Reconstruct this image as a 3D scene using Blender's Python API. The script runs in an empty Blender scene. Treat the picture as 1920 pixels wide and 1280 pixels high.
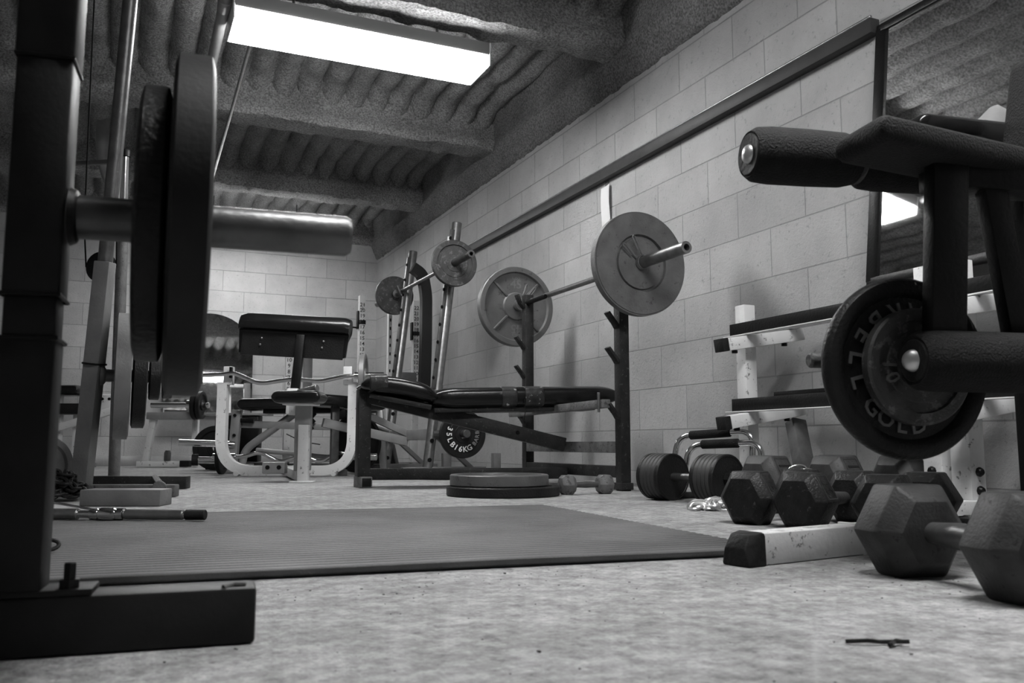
EXPO = 0.0
import bpy, bmesh, math, random
from mathutils import Vector, Matrix, noise
random.seed(7)
C = bpy.context.scene.collection
PI = math.pi
def V(*a): return Vector(a)
YAW = math.radians(24.13)
def cf(r, d, z):
    """metres right of / ahead of the camera's standing point -> room coordinates (x to the block wall, y into the room)"""
    return V(r*math.cos(YAW)+d*math.sin(YAW), -r*math.sin(YAW)+d*math.cos(YAW), z)

# ------------------------------------------------------------------ materials
def mat(name, col, rough=.5, metal=0., bump=0., bscale=60., var=0., vscale=6., spec=.5, detail=4., emit=0., wear=0., wcol=.05, wscale=25., coat=0.):
    m = bpy.data.materials.new(name); m.use_nodes = True
    nt = m.node_tree; N = nt.nodes; L = nt.links
    b = N['Principled BSDF']
    b.inputs['Base Color'].default_value = (col, col, col, 1)
    b.inputs['Roughness'].default_value = rough
    b.inputs['Metallic'].default_value = metal
    if spec == .5 and col < .06 and metal < .3: spec = .22
    b.inputs['Specular IOR Level'].default_value = spec
    if coat: b.inputs['Coat Weight'].default_value = coat; b.inputs['Coat Roughness'].default_value = .15
    tc = N.new('ShaderNodeTexCoord')
    last = None
    if var or wear:
        n1 = N.new('ShaderNodeTexNoise'); n1.inputs['Scale'].default_value = vscale; n1.inputs['Detail'].default_value = 6
        L.new(tc.outputs['Object'], n1.inputs['Vector'])
        r = N.new('ShaderNodeMapRange'); r.inputs[1].default_value = .3; r.inputs[2].default_value = .7
        r.inputs[3].default_value = max(0, col*(1-var)); r.inputs[4].default_value = min(1, col*(1+var))
        L.new(n1.outputs['Fac'], r.inputs[0])
        last = r.outputs[0]
    if wear:
        n2 = N.new('ShaderNodeTexNoise'); n2.inputs['Scale'].default_value = wscale; n2.inputs['Detail'].default_value = 8; n2.inputs['Roughness'].default_value = .7
        L.new(tc.outputs['Object'], n2.inputs['Vector'])
        r2 = N.new('ShaderNodeMapRange'); r2.inputs[1].default_value = .62-wear*.2; r2.inputs[2].default_value = .68-wear*.2
        L.new(n2.outputs['Fac'], r2.inputs[0])
        mx = N.new('ShaderNodeMix'); mx.data_type = 'FLOAT'
        L.new(r2.outputs[0], mx.inputs[0]); L.new(last, mx.inputs[2]); mx.inputs[3].default_value = wcol
        last = mx.outputs[0]
    if last is not None: L.new(last, b.inputs['Base Color'])
    if bump:
        n3 = N.new('ShaderNodeTexNoise'); n3.inputs['Scale'].default_value = bscale; n3.inputs['Detail'].default_value = detail
        L.new(tc.outputs['Object'], n3.inputs['Vector'])
        bp = N.new('ShaderNodeBump'); bp.inputs['Strength'].default_value = bump; bp.inputs['Distance'].default_value = .004
        L.new(n3.outputs['Fac'], bp.inputs['Height']); L.new(bp.outputs[0], b.inputs['Normal'])
    if emit:
        b.inputs['Emission Color'].default_value = (1, 1, 1, 1); b.inputs['Emission Strength'].default_value = emit
    return m
M = {}
M['iron'] = mat('cast_iron', .055, .55, .3, .5, 130, .35, 14, wear=.35, wcol=.13, wscale=40)
M['iron_dark'] = mat('black_enamelled_iron', .012, .42, 0., .45, 150, .3, 14)
M['iron_grey'] = mat('grey_enamelled_iron', .105, .42, .1, .3, 120, .2, 10, wear=.2, wcol=.05)
M['iron_worn'] = mat('rusty_plate_iron', .125, .6, .1, .6, 110, .25, 14, wear=.1, wcol=.06, wscale=34)
M['iron_pale'] = mat('pale_plate_iron', .23, .45, .2, .3, 110, .15, 10)
M['hex'] = mat('hex_cast_iron', .013, .42, .1, .4, 160, .4, 30, wear=.12, wcol=.06, wscale=70)
M['hexface'] = mat('hex_cast_iron_grey', .042, .5, .1, .2, 220, .35, 30, wear=.15, wcol=.02, wscale=60)
M['disc'] = mat('dark_disc_iron', .05, .5, .1, .2, 120, .15, 10)
M['housing'] = mat('lamp_housing_grey', .2, .5)
M['chrome'] = mat('chrome', .72, .14, 1., .05, 60)
M['satin'] = mat('satin_chrome', .62, .38, .85, .1, 60)
M['steel'] = mat('worn_steel', .24, .36, .85, .2, 150, .2, 30)
M['dsteel'] = mat('dark_steel', .12, .38, .7, .2, 120, .25, 20)
M['black'] = mat('black_paint', .006, .38, 0., .2, 120, .3, 20)
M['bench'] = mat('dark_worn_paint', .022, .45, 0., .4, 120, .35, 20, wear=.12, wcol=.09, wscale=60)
M['benchlit'] = mat('worn_paint_lit', .13, .5, 0., .5, 120, .35, 25, wear=.4, wcol=.05, wscale=50)  # lighter copy of the bench paint: light falling on it put into colour
M['tree'] = mat('charcoal_paint', .013, .5, 0., .1, 160, .3, 18)
M['greyp'] = mat('mid_grey_paint', .14, .45, 0., .3, 90, .2, 10)
M['greyl'] = mat('light_grey_paint', .3, .4, .3, .2, 90, .15, 10)
M['white'] = mat('white_paint', .72, .4, 0., .2, 70, .06, 8, wear=.08, wcol=.15, wscale=35)
M['whitechip'] = mat('chipped_white_paint', .66, .45, 0., .4, 70, .1, 8, wear=.22, wcol=.06, wscale=28)
M['vinyl'] = mat('black_vinyl', .007, .26, 0., .25, 45, .2, 10, coat=.3)
M['foam'] = mat('black_foam', .007, .8, 0., .9, 260, .3, 40, spec=.3)
M['rubber'] = mat('black_rubber', .013, .6, 0., .4, 120, .3, 20)
M['tape'] = mat('silver_tape', .45, .35, .4, .8, 60, .3, 20)
M['wood'] = mat('weathered_wood', .11, .7, 0., .6, 60, .35, 14)
M['paper'] = mat('white_paper', .75, .7, 0., .1, 30)
M['cable'] = mat('black_cable', .006, .8, spec=.1)
M['digit'] = mat('black_digits', .01, .5)
M['letter'] = mat('white_letters', .75, .5)
M['castletter'] = mat('raised_bare_letters', .3, .4, .5, .3, 160)
M['reflection'] = mat('pale_reflection', .13, .8, 0., .3, 60)
M['rust'] = mat('rust_speckled_steel', .12, .6, .3, .5, 120, .3, 20, wear=.15, wcol=.05, wscale=70)
M['tube'] = mat('fluorescent_lens', .8, .4, emit=46.)
M['tube_front'] = mat('fluorescent_lens_front', .8, .4, emit=58.)
M['tube_back'] = mat('fluorescent_lens_back', .8, .4, emit=26.)

def brick_mat(name, axis, shift):
    m = bpy.data.materials.new(name); m.use_nodes = True
    nt = m.node_tree; N = nt.nodes; L = nt.links; b = N['Principled BSDF']
    tc = N.new('ShaderNodeTexCoord'); sp = N.new('ShaderNodeSeparateXYZ'); L.new(tc.outputs['Object'], sp.inputs[0])
    cb = N.new('ShaderNodeCombineXYZ')
    a1 = N.new('ShaderNodeMath'); a1.operation = 'ADD'; a1.inputs[1].default_value = 40*.4064-shift; L.new(sp.outputs[axis], a1.inputs[0])
    a2 = N.new('ShaderNodeMath'); a2.operation = 'ADD'; a2.inputs[1].default_value = 20*.2032-.268; L.new(sp.outputs[2], a2.inputs[0])
    L.new(a1.outputs[0], cb.inputs[0]); L.new(a2.outputs[0], cb.inputs[1])
    br = N.new('ShaderNodeTexBrick'); L.new(cb.outputs[0], br.inputs['Vector'])
    br.offset = .5; br.offset_frequency = 2
    br.inputs['Scale'].default_value = 1; br.inputs['Brick Width'].default_value = .4064; br.inputs['Row Height'].default_value = .2032
    br.inputs['Mortar Size'].default_value = .0034; br.inputs['Mortar Smooth'].default_value = .35; br.inputs['Bias'].default_value = 0
    br.inputs['Color1'].default_value = (.39, .39, .39, 1); br.inputs['Color2'].default_value = (.46, .46, .46, 1); br.inputs['Mortar'].default_value = (.3, .3, .3, 1)
    n1 = N.new('ShaderNodeTexNoise'); n1.inputs['Scale'].default_value = 3.2; n1.inputs['Detail'].default_value = 7; n1.inputs['Roughness'].default_value = .65
    L.new(tc.outputs['Object'], n1.inputs['Vector'])
    mr = N.new('ShaderNodeMapRange'); mr.inputs[1].default_value = .3; mr.inputs[2].default_value = .7; mr.inputs[3].default_value = .82; mr.inputs[4].default_value = 1.12; L.new(n1.outputs['Fac'], mr.inputs[0])
    ns = N.new('ShaderNodeTexNoise'); ns.inputs['Scale'].default_value = 46; ns.inputs['Detail'].default_value = 3; ns.inputs['Roughness'].default_value = .7
    L.new(tc.outputs['Object'], ns.inputs['Vector'])
    sr = N.new('ShaderNodeMapRange'); sr.inputs[1].default_value = .60; sr.inputs[2].default_value = .74; sr.inputs[3].default_value = 1; sr.inputs[4].default_value = .62; L.new(ns.outputs['Fac'], sr.inputs[0])
    m1 = N.new('ShaderNodeMath'); m1.operation = 'MULTIPLY'; L.new(mr.outputs[0], m1.inputs[0]); L.new(sr.outputs[0], m1.inputs[1])
    vm = N.new('ShaderNodeVectorMath'); vm.operation = 'SCALE'; L.new(br.outputs['Color'], vm.inputs[0]); L.new(m1.outputs[0], vm.inputs['Scale'])
    L.new(vm.outputs[0], b.inputs['Base Color'])
    b.inputs['Roughness'].default_value = .36; b.inputs['Specular IOR Level'].default_value = .6
    n2 = N.new('ShaderNodeTexNoise'); n2.inputs['Scale'].default_value = 75; n2.inputs['Detail'].default_value = 6; n2.inputs['Roughness'].default_value = .75
    L.new(tc.outputs['Object'], n2.inputs['Vector'])
    iv = N.new('ShaderNodeMath'); iv.operation = 'MULTIPLY_ADD'; iv.inputs[1].default_value = -1.6; L.new(br.outputs['Fac'], iv.inputs[0]); L.new(n2.outputs['Fac'], iv.inputs[2])
    bp = N.new('ShaderNodeBump'); bp.inputs['Strength'].default_value = .85; bp.inputs['Distance'].default_value = .005
    L.new(iv.outputs[0], bp.inputs['Height']); L.new(bp.outputs[0], b.inputs['Normal'])
    return m
M['cmu_r'] = brick_mat('painted_block_right', 1, .327)
M['cmu_b'] = brick_mat('painted_block_back', 0, .043)

def concrete():
    m = bpy.data.materials.new('worn_concrete'); m.use_nodes = True
    nt = m.node_tree; N = nt.nodes; L = nt.links; b = N['Principled BSDF']
    tc = N.new('ShaderNodeTexCoord')
    def nz(s, d=8, r=.65):
        n = N.new('ShaderNodeTexNoise'); n.inputs['Scale'].default_value = s; n.inputs['Detail'].default_value = d; n.inputs['Roughness'].default_value = r
        L.new(tc.outputs['Object'], n.inputs['Vector']); return n
    def rng(s, a, bb, c, d):
        r = N.new('ShaderNodeMapRange'); r.inputs[1].default_value = a; r.inputs[2].default_value = bb; r.inputs[3].default_value = c; r.inputs[4].default_value = d
        L.new(s, r.inputs[0]); return r.outputs[0]
    def mul(a, c):
        k = N.new('ShaderNodeMath'); k.operation = 'MULTIPLY'; L.new(a, k.inputs[0]); L.new(c, k.inputs[1]); return k.outputs[0]
    base = rng(nz(2.1).outputs['Fac'], .3, .7, .30, .44)
    blot = rng(nz(9, 9, .7).outputs['Fac'], .35, .68, 1.15, .68)
    stain = mul(rng(nz(16, 6, .75).outputs['Fac'], .58, .70, 1.0, .45), rng(nz(34, 7, .75).outputs['Fac'], .38, .64, 1.2, .55))
    pit = mul(rng(nz(75, 4, .7).outputs['Fac'], .62, .70, 1.0, .4), rng(nz(140, 5, .7).outputs['Fac'], .35, .65, 1.15, .8))
    L.new(mul(mul(base, blot), mul(stain, pit)), b.inputs['Base Color'])
    b.inputs['Roughness'].default_value = .72; b.inputs['Specular IOR Level'].default_value = .35
    h = N.new('ShaderNodeMath'); h.operation = 'ADD'; L.new(nz(60, 6, .7).outputs['Fac'], h.inputs[0]); L.new(rng(nz(12).outputs['Fac'], 0, 1, 0, 1.5), h.inputs[1])
    bp = N.new('ShaderNodeBump'); bp.inputs['Strength'].default_value = .7; bp.inputs['Distance'].default_value = .012
    L.new(h.outputs[0], bp.inputs['Height']); L.new(bp.outputs[0], b.inputs['Normal'])
    return m
M['concrete'] = concrete()

def sprayfoam(lo, hi, nm):
    m = bpy.data.materials.new(nm); m.use_nodes = True
    nt = m.node_tree; N = nt.nodes; L = nt.links; b = N['Principled BSDF']
    tc = N.new('ShaderNodeTexCoord')
    n1 = N.new('ShaderNodeTexNoise'); n1.inputs['Scale'].default_value = 3; n1.inputs['Detail'].default_value = 8; L.new(tc.outputs['Object'], n1.inputs['Vector'])
    r = N.new('ShaderNodeMapRange'); r.inputs[1].default_value = .3; r.inputs[2].default_value = .7; r.inputs[3].default_value = lo; r.inputs[4].default_value = hi
    L.new(n1.outputs['Fac'], r.inputs[0])
    n4 = N.new('ShaderNodeTexNoise'); n4.inputs['Scale'].default_value = 90; n4.inputs['Detail'].default_value = 3; L.new(tc.outputs['Object'], n4.inputs['Vector'])
    r4 = N.new('ShaderNodeMapRange'); r4.inputs[1].default_value = .35; r4.inputs[2].default_value = .65; r4.inputs[3].default_value = .55; r4.inputs[4].default_value = 1.3
    L.new(n4.outputs['Fac'], r4.inputs[0])
    k = N.new('ShaderNodeMath'); k.operation = 'MULTIPLY'; L.new(r.outputs[0], k.inputs[0]); L.new(r4.outputs[0], k.inputs[1])
    L.new(k.outputs[0], b.inputs['Base Color']); b.inputs['Roughness'].default_value = .9; b.inputs['Specular IOR Level'].default_value = .2
    n2 = N.new('ShaderNodeTexNoise'); n2.inputs['Scale'].default_value = 85; n2.inputs['Detail'].default_value = 5; n2.inputs['Roughness'].default_value = .65; L.new(tc.outputs['Object'], n2.inputs['Vector'])
    n3 = N.new('ShaderNodeTexNoise'); n3.inputs['Scale'].default_value = 22; n3.inputs['Detail'].default_value = 3; L.new(tc.outputs['Object'], n3.inputs['Vector'])
    ad = N.new('ShaderNodeMath'); ad.operation = 'MULTIPLY_ADD'; ad.inputs[1].default_value = 1.6; L.new(n3.outputs['Fac'], ad.inputs[0]); L.new(n2.outputs['Fac'], ad.inputs[2])
    bp = N.new('ShaderNodeBump'); bp.inputs['Strength'].default_value = 1.; bp.inputs['Distance'].default_value = .012
    L.new(ad.outputs[0], bp.inputs['Height']); L.new(bp.outputs[0], b.inputs['Normal'])
    return m
M['spray'] = sprayfoam(.22, .36, 'sprayed_foam'); M['spray_wall'] = sprayfoam(.16, .26, 'sprayed_foam_shaded')  # one foam in two tones: deck paler for lamp glow, wall darker for shade
M['mat'] = mat('ribbed_rubber_mat', .105, .6, 0., .3, 200, .35, 3.5)
def mirror_mat():
    m = bpy.data.materials.new('mirror_glass'); m.use_nodes = True
    b = m.node_tree.nodes['Principled BSDF']; b.inputs['Base Color'].default_value = (.82, .82, .82, 1); b.inputs['Metallic'].default_value = 1; b.inputs['Roughness'].default_value = .02
    return m
M['mirror'] = mirror_mat()

# ------------------------------------------------------------------ mesh builder
class MB:
    def __init__(s): s.v = []; s.f = []
    def add(s, vs, fs, X=None):
        o = len(s.v)
        for p in vs: s.v.append((X @ Vector(p)) if X is not None else Vector(p))
        for f in fs: s.f.append([i+o for i in f])
        return s
    def frombm(s, bm, X=None):
        bm.verts.ensure_lookup_table(); bm.verts.index_update()
        s.add([v.co.copy() for v in bm.verts], [[v.index for v in f.verts] for f in bm.faces], X); bm.free(); return s
    def box(s, c, size, bev=0., X=None, seg=2):
        bm = bmesh.new(); bmesh.ops.create_cube(bm, size=1)
        for v in bm.verts: v.co = Vector((v.co.x*size[0]+c[0], v.co.y*size[1]+c[1], v.co.z*size[2]+c[2]))
        if bev: bmesh.ops.bevel(bm, geom=bm.edges[:], offset=bev, segments=seg, profile=.5, affect='EDGES')
        return s.frombm(bm, X)
    def beam(s, p, q, w, h, bev=.003, up=(0, 0, 1)):
        """rectangular bar from p to q: w across, h along up"""
        p = Vector(p); q = Vector(q); d = (q-p); l = d.length; d.normalize(); u = Vector(up)
        a = d.cross(u)
        if a.length < 1e-4: u = Vector((0, 1, 0)); a = d.cross(u)
        a.normalize(); u = a.cross(d)
        X = Matrix(((d.x, a.x, u.x, (p.x+q.x)/2), (d.y, a.y, u.y, (p.y+q.y)/2), (d.z, a.z, u.z, (p.z+q.z)/2), (0, 0, 0, 1)))
        return s.box((0, 0, 0), (l, w, h), bev, X)
    def frame(s, p, d, up=(0, 0, 1)):
        d = Vector(d).normalized(); u = Vector(up); a = u.cross(d)
        if a.length < 1e-4: a = Vector((1, 0, 0)).cross(d)
        if a.length < 1e-4: a = Vector((0, 1, 0)).cross(d)
        a.normalize(); u = d.cross(a)
        return Matrix(((a.x, u.x, d.x, p[0]), (a.y, u.y, d.y, p[1]), (a.z, u.z, d.z, p[2]), (0, 0, 0, 1)))
    def lathe(s, prof, p, d, n=32, up=(0, 0, 1)):
        """prof: list of (radius, height along d)"""
        X = s.frame(p, d, up); vs = []; fs = []; rows = []
        for r, h in prof:
            if r < 1e-6: vs.append((0, 0, h)); rows.append([len(vs)-1])
            else:
                rows.append(list(range(len(vs), len(vs)+n)))
                for i in range(n): t = 2*PI*i/n; vs.append((r*math.cos(t), r*math.sin(t), h))
        for A, B in zip(rows, rows[1:]):
            if len(A) == 1 and len(B) == 1: continue
            for i in range(n):
                j = (i+1) % n
                if len(A) == 1: fs.append([A[0], B[j], B[i]][::-1])
                elif len(B) == 1: fs.append([A[i], A[j], B[0]])
                else: fs.append([A[i], A[j], B[j], B[i]])
        return s.add(vs, fs, X)
    def cyl(s, p, q, r, n=20, r2=None, bev=.0015):
        p = Vector(p); q = Vector(q); l = (q-p).length; r2 = r if r2 is None else r2; b = min(bev, r*.4, l*.3)
        return s.lathe([(0, 0), (r-b, 0), (r, b), (r2, l-b), (r2-b, l), (0, l)], p, q-p, n)
    def pipe(s, p, q, r, ri, n=24):
        p = Vector(p); q = Vector(q); l = (q-p).length
        return s.lathe([(ri, l-.06 if l > .08 else l*.2), (ri, l), (r, l), (r, 0), (0, 0)][::-1] and [(0, 0), (r-.001, 0), (r, .001), (r, l-.001), (r-.001, l), (ri, l), (ri, max(l-.08, l*.3)), (0, max(l-.08, l*.3))], p, q-p, n)
    def tube(s, pts, r, n=10, closed=False, sq=None, up=(0, 0, 1)):
        pts = [Vector(p) for p in pts]; k = len(pts); vs = []; fs = []; prev = None
        for i, p in enumerate(pts):
            if closed: t = (pts[(i+1) % k]-pts[i-1])
            else: t = (pts[min(i+1, k-1)]-pts[max(i-1, 0)])
            t.normalize()
            if prev is None:
                u = Vector(up); a = t.cross(u)
                if a.length < 1e-3: a = t.cross(Vector((1, 0, 0)))
            else: a = prev-t*prev.dot(t)
            a.normalize(); prev = a; b = t.cross(a)
            if sq:
                sec = [(sq[0]/2, sq[1]/2), (-sq[0]/2, sq[1]/2), (-sq[0]/2, -sq[1]/2), (sq[0]/2, -sq[1]/2)]
                for x, y in sec: vs.append(p+a*x+b*y)
            else:
                for j in range(n): w = 2*PI*j/n; vs.append(p+a*(r*math.cos(w))+b*(r*math.sin(w)))
        if sq: n = 4
        for i in range(k if closed else k-1):
            A = i*n; B = ((i+1) % k)*n
            for j in range(n): fs.append([A+j, A+(j+1) % n, B+(j+1) % n, B+j][::-1])
        if not closed:
            fs.append(list(range(n))); fs.append(list(range((k-1)*n, k*n))[::-1])
        return s.add(vs, fs)
    def prism(s, poly, h, X=None, bev=0.):
        bm = bmesh.new(); vs = [bm.verts.new((x, y, -h/2)) for x, y in poly]; f = bm.faces.new(vs)
        r = bmesh.ops.extrude_face_region(bm, geom=[f]); bmesh.ops.translate(bm, vec=(0, 0, h), verts=[g for g in r['geom'] if isinstance(g, bmesh.types.BMVert)])
        bmesh.ops.recalc_face_normals(bm, faces=bm.faces[:])
        if bev: bmesh.ops.bevel(bm, geom=bm.edges[:], offset=bev, segments=2, profile=.5, affect='EDGES')
        return s.frombm(bm, X)
    def sphere(s, c, r, sc=(1, 1, 1), n=16):
        bm = bmesh.new(); bmesh.ops.create_uvsphere(bm, u_segments=n, v_segments=n//2, radius=r)
        return s.frombm(bm, Matrix.Translation(c) @ Matrix.Diagonal((*sc, 1)))
    def torus(s, c, d, R, r, n=24, m=8, sy=1.):
        X = s.frame(c, d)
        pts = [(X @ Vector((R*math.cos(2*PI*i/n), R*sy*math.sin(2*PI*i/n), 0))) for i in range(n)]
        return s.tube(pts, r, m, closed=True, up=d)
    def text(s, string, size, X, ext=.002):
        s.add(*glyph(string, size, ext), X); return s
    def arctext(s, string, R, size, ang0, step, X, ext=.002, inward=True):
        """letters round a circle in X's xy plane, read counter-clockwise with their tops to the centre (or clockwise, tops out)"""
        for i, ch in enumerate(string):
            if ch == ' ': continue
            a = ang0+(i*step if inward else -i*step)
            T = Matrix.Rotation(a+PI/2 if inward else a-PI/2, 4, 'Z')
            s.add(*glyph(ch, size, ext), X @ Matrix.Translation((R*math.cos(a), R*math.sin(a), 0)) @ T)
        return s
_g = {}
def glyph(string, size, ext):
    k = (string, size, ext)
    if k not in _g:
        cu = bpy.data.curves.new('t', 'FONT'); cu.body = string; cu.size = size; cu.extrude = ext; cu.align_x = 'CENTER'; cu.align_y = 'CENTER'; cu.resolution_u = 2; cu.offset = size*.012
        o = bpy.data.objects.new('t', cu); C.objects.link(o); bpy.context.view_layer.update()
        me = bpy.data.meshes.new_from_object(o.evaluated_get(bpy.context.evaluated_depsgraph_get()))
        _g[k] = ([v.co.copy() for v in me.vertices], [list(p.vertices) for p in me.polygons])
        bpy.data.objects.remove(o); bpy.data.curves.remove(cu); bpy.data.meshes.remove(me)
    return _g[k]
def bez(pts, seg=6, rad=.06):
    """polyline with its inner corners rounded by radius rad"""
    pts = [Vector(p) for p in pts]; out = [pts[0]]
    for i in range(1, len(pts)-1):
        a, b, c = pts[i-1], pts[i], pts[i+1]
        r = min(rad, (a-b).length*.49, (c-b).length*.49); p = b+(a-b).normalized()*r; q = b+(c-b).normalized()*r
        for k in range(seg+1):
            t = k/seg; out.append(p*(1-t)**2+b*2*t*(1-t)+q*t*t)
    out.append(pts[-1]); return out

WM = {}
def link(name, mb, m, parent=None, local=False, smooth=True, ang=38):
    me = bpy.data.meshes.new(name)
    vs = mb.v
    if parent is not None and not local:
        I = WM[parent].inverted(); vs = [I @ v for v in vs]
    me.from_pydata([tuple(v) for v in vs], [], mb.f); me.materials.append(m if not isinstance(m, str) else M[m])
    if smooth: me.shade_smooth(); me.set_sharp_from_angle(angle=math.radians(ang))
    o = bpy.data.objects.new(name, me); C.objects.link(o)
    if parent is not None: o.parent = parent; WM[o] = WM[parent]
    else: WM[o] = Matrix.Identity(4)
    return o
def thing(name, label, cat, loc, rot=(0, 0, 0), group=None):
    o = bpy.data.objects.new(name, None); C.objects.link(o); o.empty_display_size = .05
    o.location = loc; o.rotation_euler = rot
    o['label'] = label; o['category'] = cat
    if group: o['group'] = group
    WM[o] = Matrix.Translation(loc) @ o.rotation_euler.to_matrix().to_4x4()
    return o
def solo(name, mb, m, label, cat, loc, group=None, smooth=True):
    """a thing that is one mesh, its origin at loc"""
    me = MB(); me.v = [v-Vector(loc) for v in mb.v]; me.f = mb.f
    o = link(name, me, m, None, smooth=smooth); o.location = loc; o['label'] = label; o['category'] = cat
    if group: o['group'] = group
    return o
def struct(name, mb, m, parent=None, smooth=True):
    o = link(name, mb, m, parent, smooth=smooth)
    if parent is None: o['kind'] = 'structure'
    return o
def part(name, mb, m, parent, label=None, local=False, ang=38):
    o = link(name, mb, m, parent, local, ang=ang)
    if label: o['label'] = label
    return o
def dup(src, loc, rot, label, group=None):
    r = src.copy(); C.objects.link(r); r.location = loc; r.rotation_euler = rot; r['label'] = label
    if group: r['group'] = group
    for ch in list(src.children):
        c = ch.copy(); C.objects.link(c); c.parent = r
        for g in list(ch.children):
            d = g.copy(); C.objects.link(d); d.parent = c
    return r
# ------------------------------------------------------------------ the room
WX, DY = 2.404, 8.85
XL, YF, ZT = -2.7, -2.6, 2.95
struct('floor', MB().box(((XL+WX)/2, (YF+DY)/2, -.05), (WX-XL+.3, DY-YF+.3, .1)), 'concrete', smooth=False)
struct('wall_right', MB().box((WX+.075, (YF+DY)/2, ZT/2), (.15, DY-YF+.3, ZT)), 'cmu_r', smooth=False)
struct('wall_back', MB().box(((XL+WX)/2, DY+.075, ZT/2), (WX-XL, .15, ZT)), 'cmu_b', smooth=False)
struct('wall_left', MB().box((XL-.075, (YF+DY)/2, ZT/2), (.15, DY-YF+.3, ZT)), 'cmu_r', smooth=False)
struct('wall_front', MB().box(((XL+WX)/2, YF-.075, ZT/2), (WX-XL, .15, ZT)), 'cmu_b', smooth=False)
struct('baseboard_back', MB().box(((XL+WX)/2, DY-.011, .045), (WX-XL-.004, .022, .088), .003), 'greyl')
def nz(x, y, z, s): return noise.noise(Vector((x*s, y*s, z*s)))
def fbm(x, y, z, s): return nz(x, y, z, s)*.6+nz(x, y, z, s*2.3)*.3+nz(x, y, z, s*5)*.15
BEAMS = [-1.35, .40, 2.13, 3.88, 5.65, 7.28, 8.93]
def deck():
    mb = MB(); xs = []; x = XL
    while x < WX+.05: xs.append(x); x += .0129
    ys = []; y = YF
    while y < DY+.1: ys.append(y); y += .045
    vs = []; fs = []
    for y in ys:
        db = min(abs(y-b) for b in BEAMS)
        for x in xs:
            w = x+.02*nz(x, y, 0, 2.)
            lobe = abs(math.sin(PI*w/.158))**.55
            z = 2.60-.075*lobe*(1+.3*nz(x, y, 3, 5.))+.02*fbm(x, y, 0, 7)
            z -= .09*math.exp(-(max(0, db-.06)/.07)**2)*(.5+.5*lobe)
            vs.append((x, y, z))
    n = len(xs)
    for j in range(len(ys)-1):
        for i in range(n-1): fs.append([j*n+i, (j+1)*n+i, (j+1)*n+i+1, j*n+i+1])
    mb.add(vs, fs); return mb
struct('ceiling', deck(), 'spray')
def beam_mb(yb):
    prof = [(-.075, .36), (-.068, .22), (-.072, .12), (-.10, .075), (-.108, .04), (-.10, .006), (-.05, 0), (.05, 0), (.10, .006), (.108, .04), (.10, .075), (.072, .12), (.068, .22), (.075, .36)]
    mb = MB(); vs = []; fs = []; k = len(prof); x = XL; rows = 0
    while x < WX+.03:
        for i, (a, b) in enumerate(prof):
            q = fbm(x, yb+a, b, 6); q2 = nz(x, yb+a*3, b, 19)
            vs.append((x, yb+a+.026*q+.013*q2, 2.275+b+(.03*fbm(x, yb*2+a, 5+b, 7)+.012*nz(x, a, yb, 31))*(1 if b < .1 else .5)))
        rows += 1; x += .035
    for j in range(rows-1):
        for i in range(k-1): fs.append([j*k+i, j*k+i+1, (j+1)*k+i+1, (j+1)*k+i])
    return mb.add(vs, fs)
for i, b in enumerate(BEAMS): struct('trim_%d' % (i+1), beam_mb(b), 'spray')
def wallfoam():
    mb = MB(); vs = []; fs = []; y = YF; rows = 0
    zz = [0, .012, .03, .06, .1, .16, .22, .28, .34, .4, .5]
    while y < DY+.05:
        e = .018*fbm(1, y, 0, 9)+.008*nz(1, y, 0, 40)
        for i, z in enumerate(zz):
            t = .0 if i == 0 else .018+.03*min(1, z/.1)+.018*fbm(2, y, z, 6)+.03*math.exp(-((z-.17)/.05)**2)
            if z > .3: t += .05*((z-.3)/.2)
            vs.append((WX+.004-t, y, 2.125+z+e*(1 if z < .1 else .3)))
        rows += 1; y += .03
    k = len(zz)
    for j in range(rows-1):
        for i in range(k-1): fs.append([j*k+i, j*k+i+1, (j+1)*k+i+1, (j+1)*k+i])
    return mb.add(vs, fs)
struct('trim_8', wallfoam(), 'spray_wall')
def backfoam():
    mb = MB(); vs = []; fs = []; x = XL; rows = 0; zz = [0, .015, .05, .1, .2, .35]
    while x < WX+.02:
        e = .03*fbm(x, 5, 0, 5)
        for i, z in enumerate(zz): vs.append((x, DY+.004-(0 if i == 0 else .03+.25*z*z+.02*fbm(x, 5, z, 7)), 2.36+z+e*(1 if z < .1 else .2)))
        rows += 1; x += .04
    k = len(zz)
    for j in range(rows-1):
        for i in range(k-1): fs.append([j*k+i, (j+1)*k+i, (j+1)*k+i+1, j*k+i+1])
    return mb.add(vs, fs)
struct('trim_9', backfoam(), 'spray_wall')
# steel channel that runs along the block wall
r = struct('trim_10', MB().box((WX-.022, 4.23, 1.676), (.044, 4.14, .056), .003), 'disc')
struct('channel_lip', MB().cyl((WX-.04, 2.16, 1.706), (WX-.04, 6.3, 1.706), .0065, 10), 'steel', r)

# ------------------------------------------------------------------ lamps
def lamp(yc, label, glow='tube'):
    t = thing('ceiling_light', label, 'light', (1.0, yc, 2.1), group='fluorescent ceiling lights')
    x0, x1, y0, y1 = .383, 1.62, yc-.135, yc+.135
    part('diffuser', MB().box(((x0+x1)/2, yc, 2.128), (x1-x0, .27, .056), .006), glow, t)
    part('housing', MB().box(((x0+x1)/2, yc, 2.19), (x1-x0-.002, .270, .066), .004), 'housing', t)
    for x in (x0-.004, x1+.004): part('end_cap', MB().box((x, yc, 2.162), (.008, .272, .122), .003), 'white', t)
    for x in (.65, 1.36): part('hanger', MB().cyl((x, yc-.07, 2.22), (x, yc-.07, 2.34), .006, 8), 'steel', t)
    return t
lamp(4.03, 'long fluorescent ceiling light with glowing white lens under the foamed beam')
lamp(7.85, 'fluorescent ceiling light hidden behind the loaded peg, nearest the back wall', 'tube_back')
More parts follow.
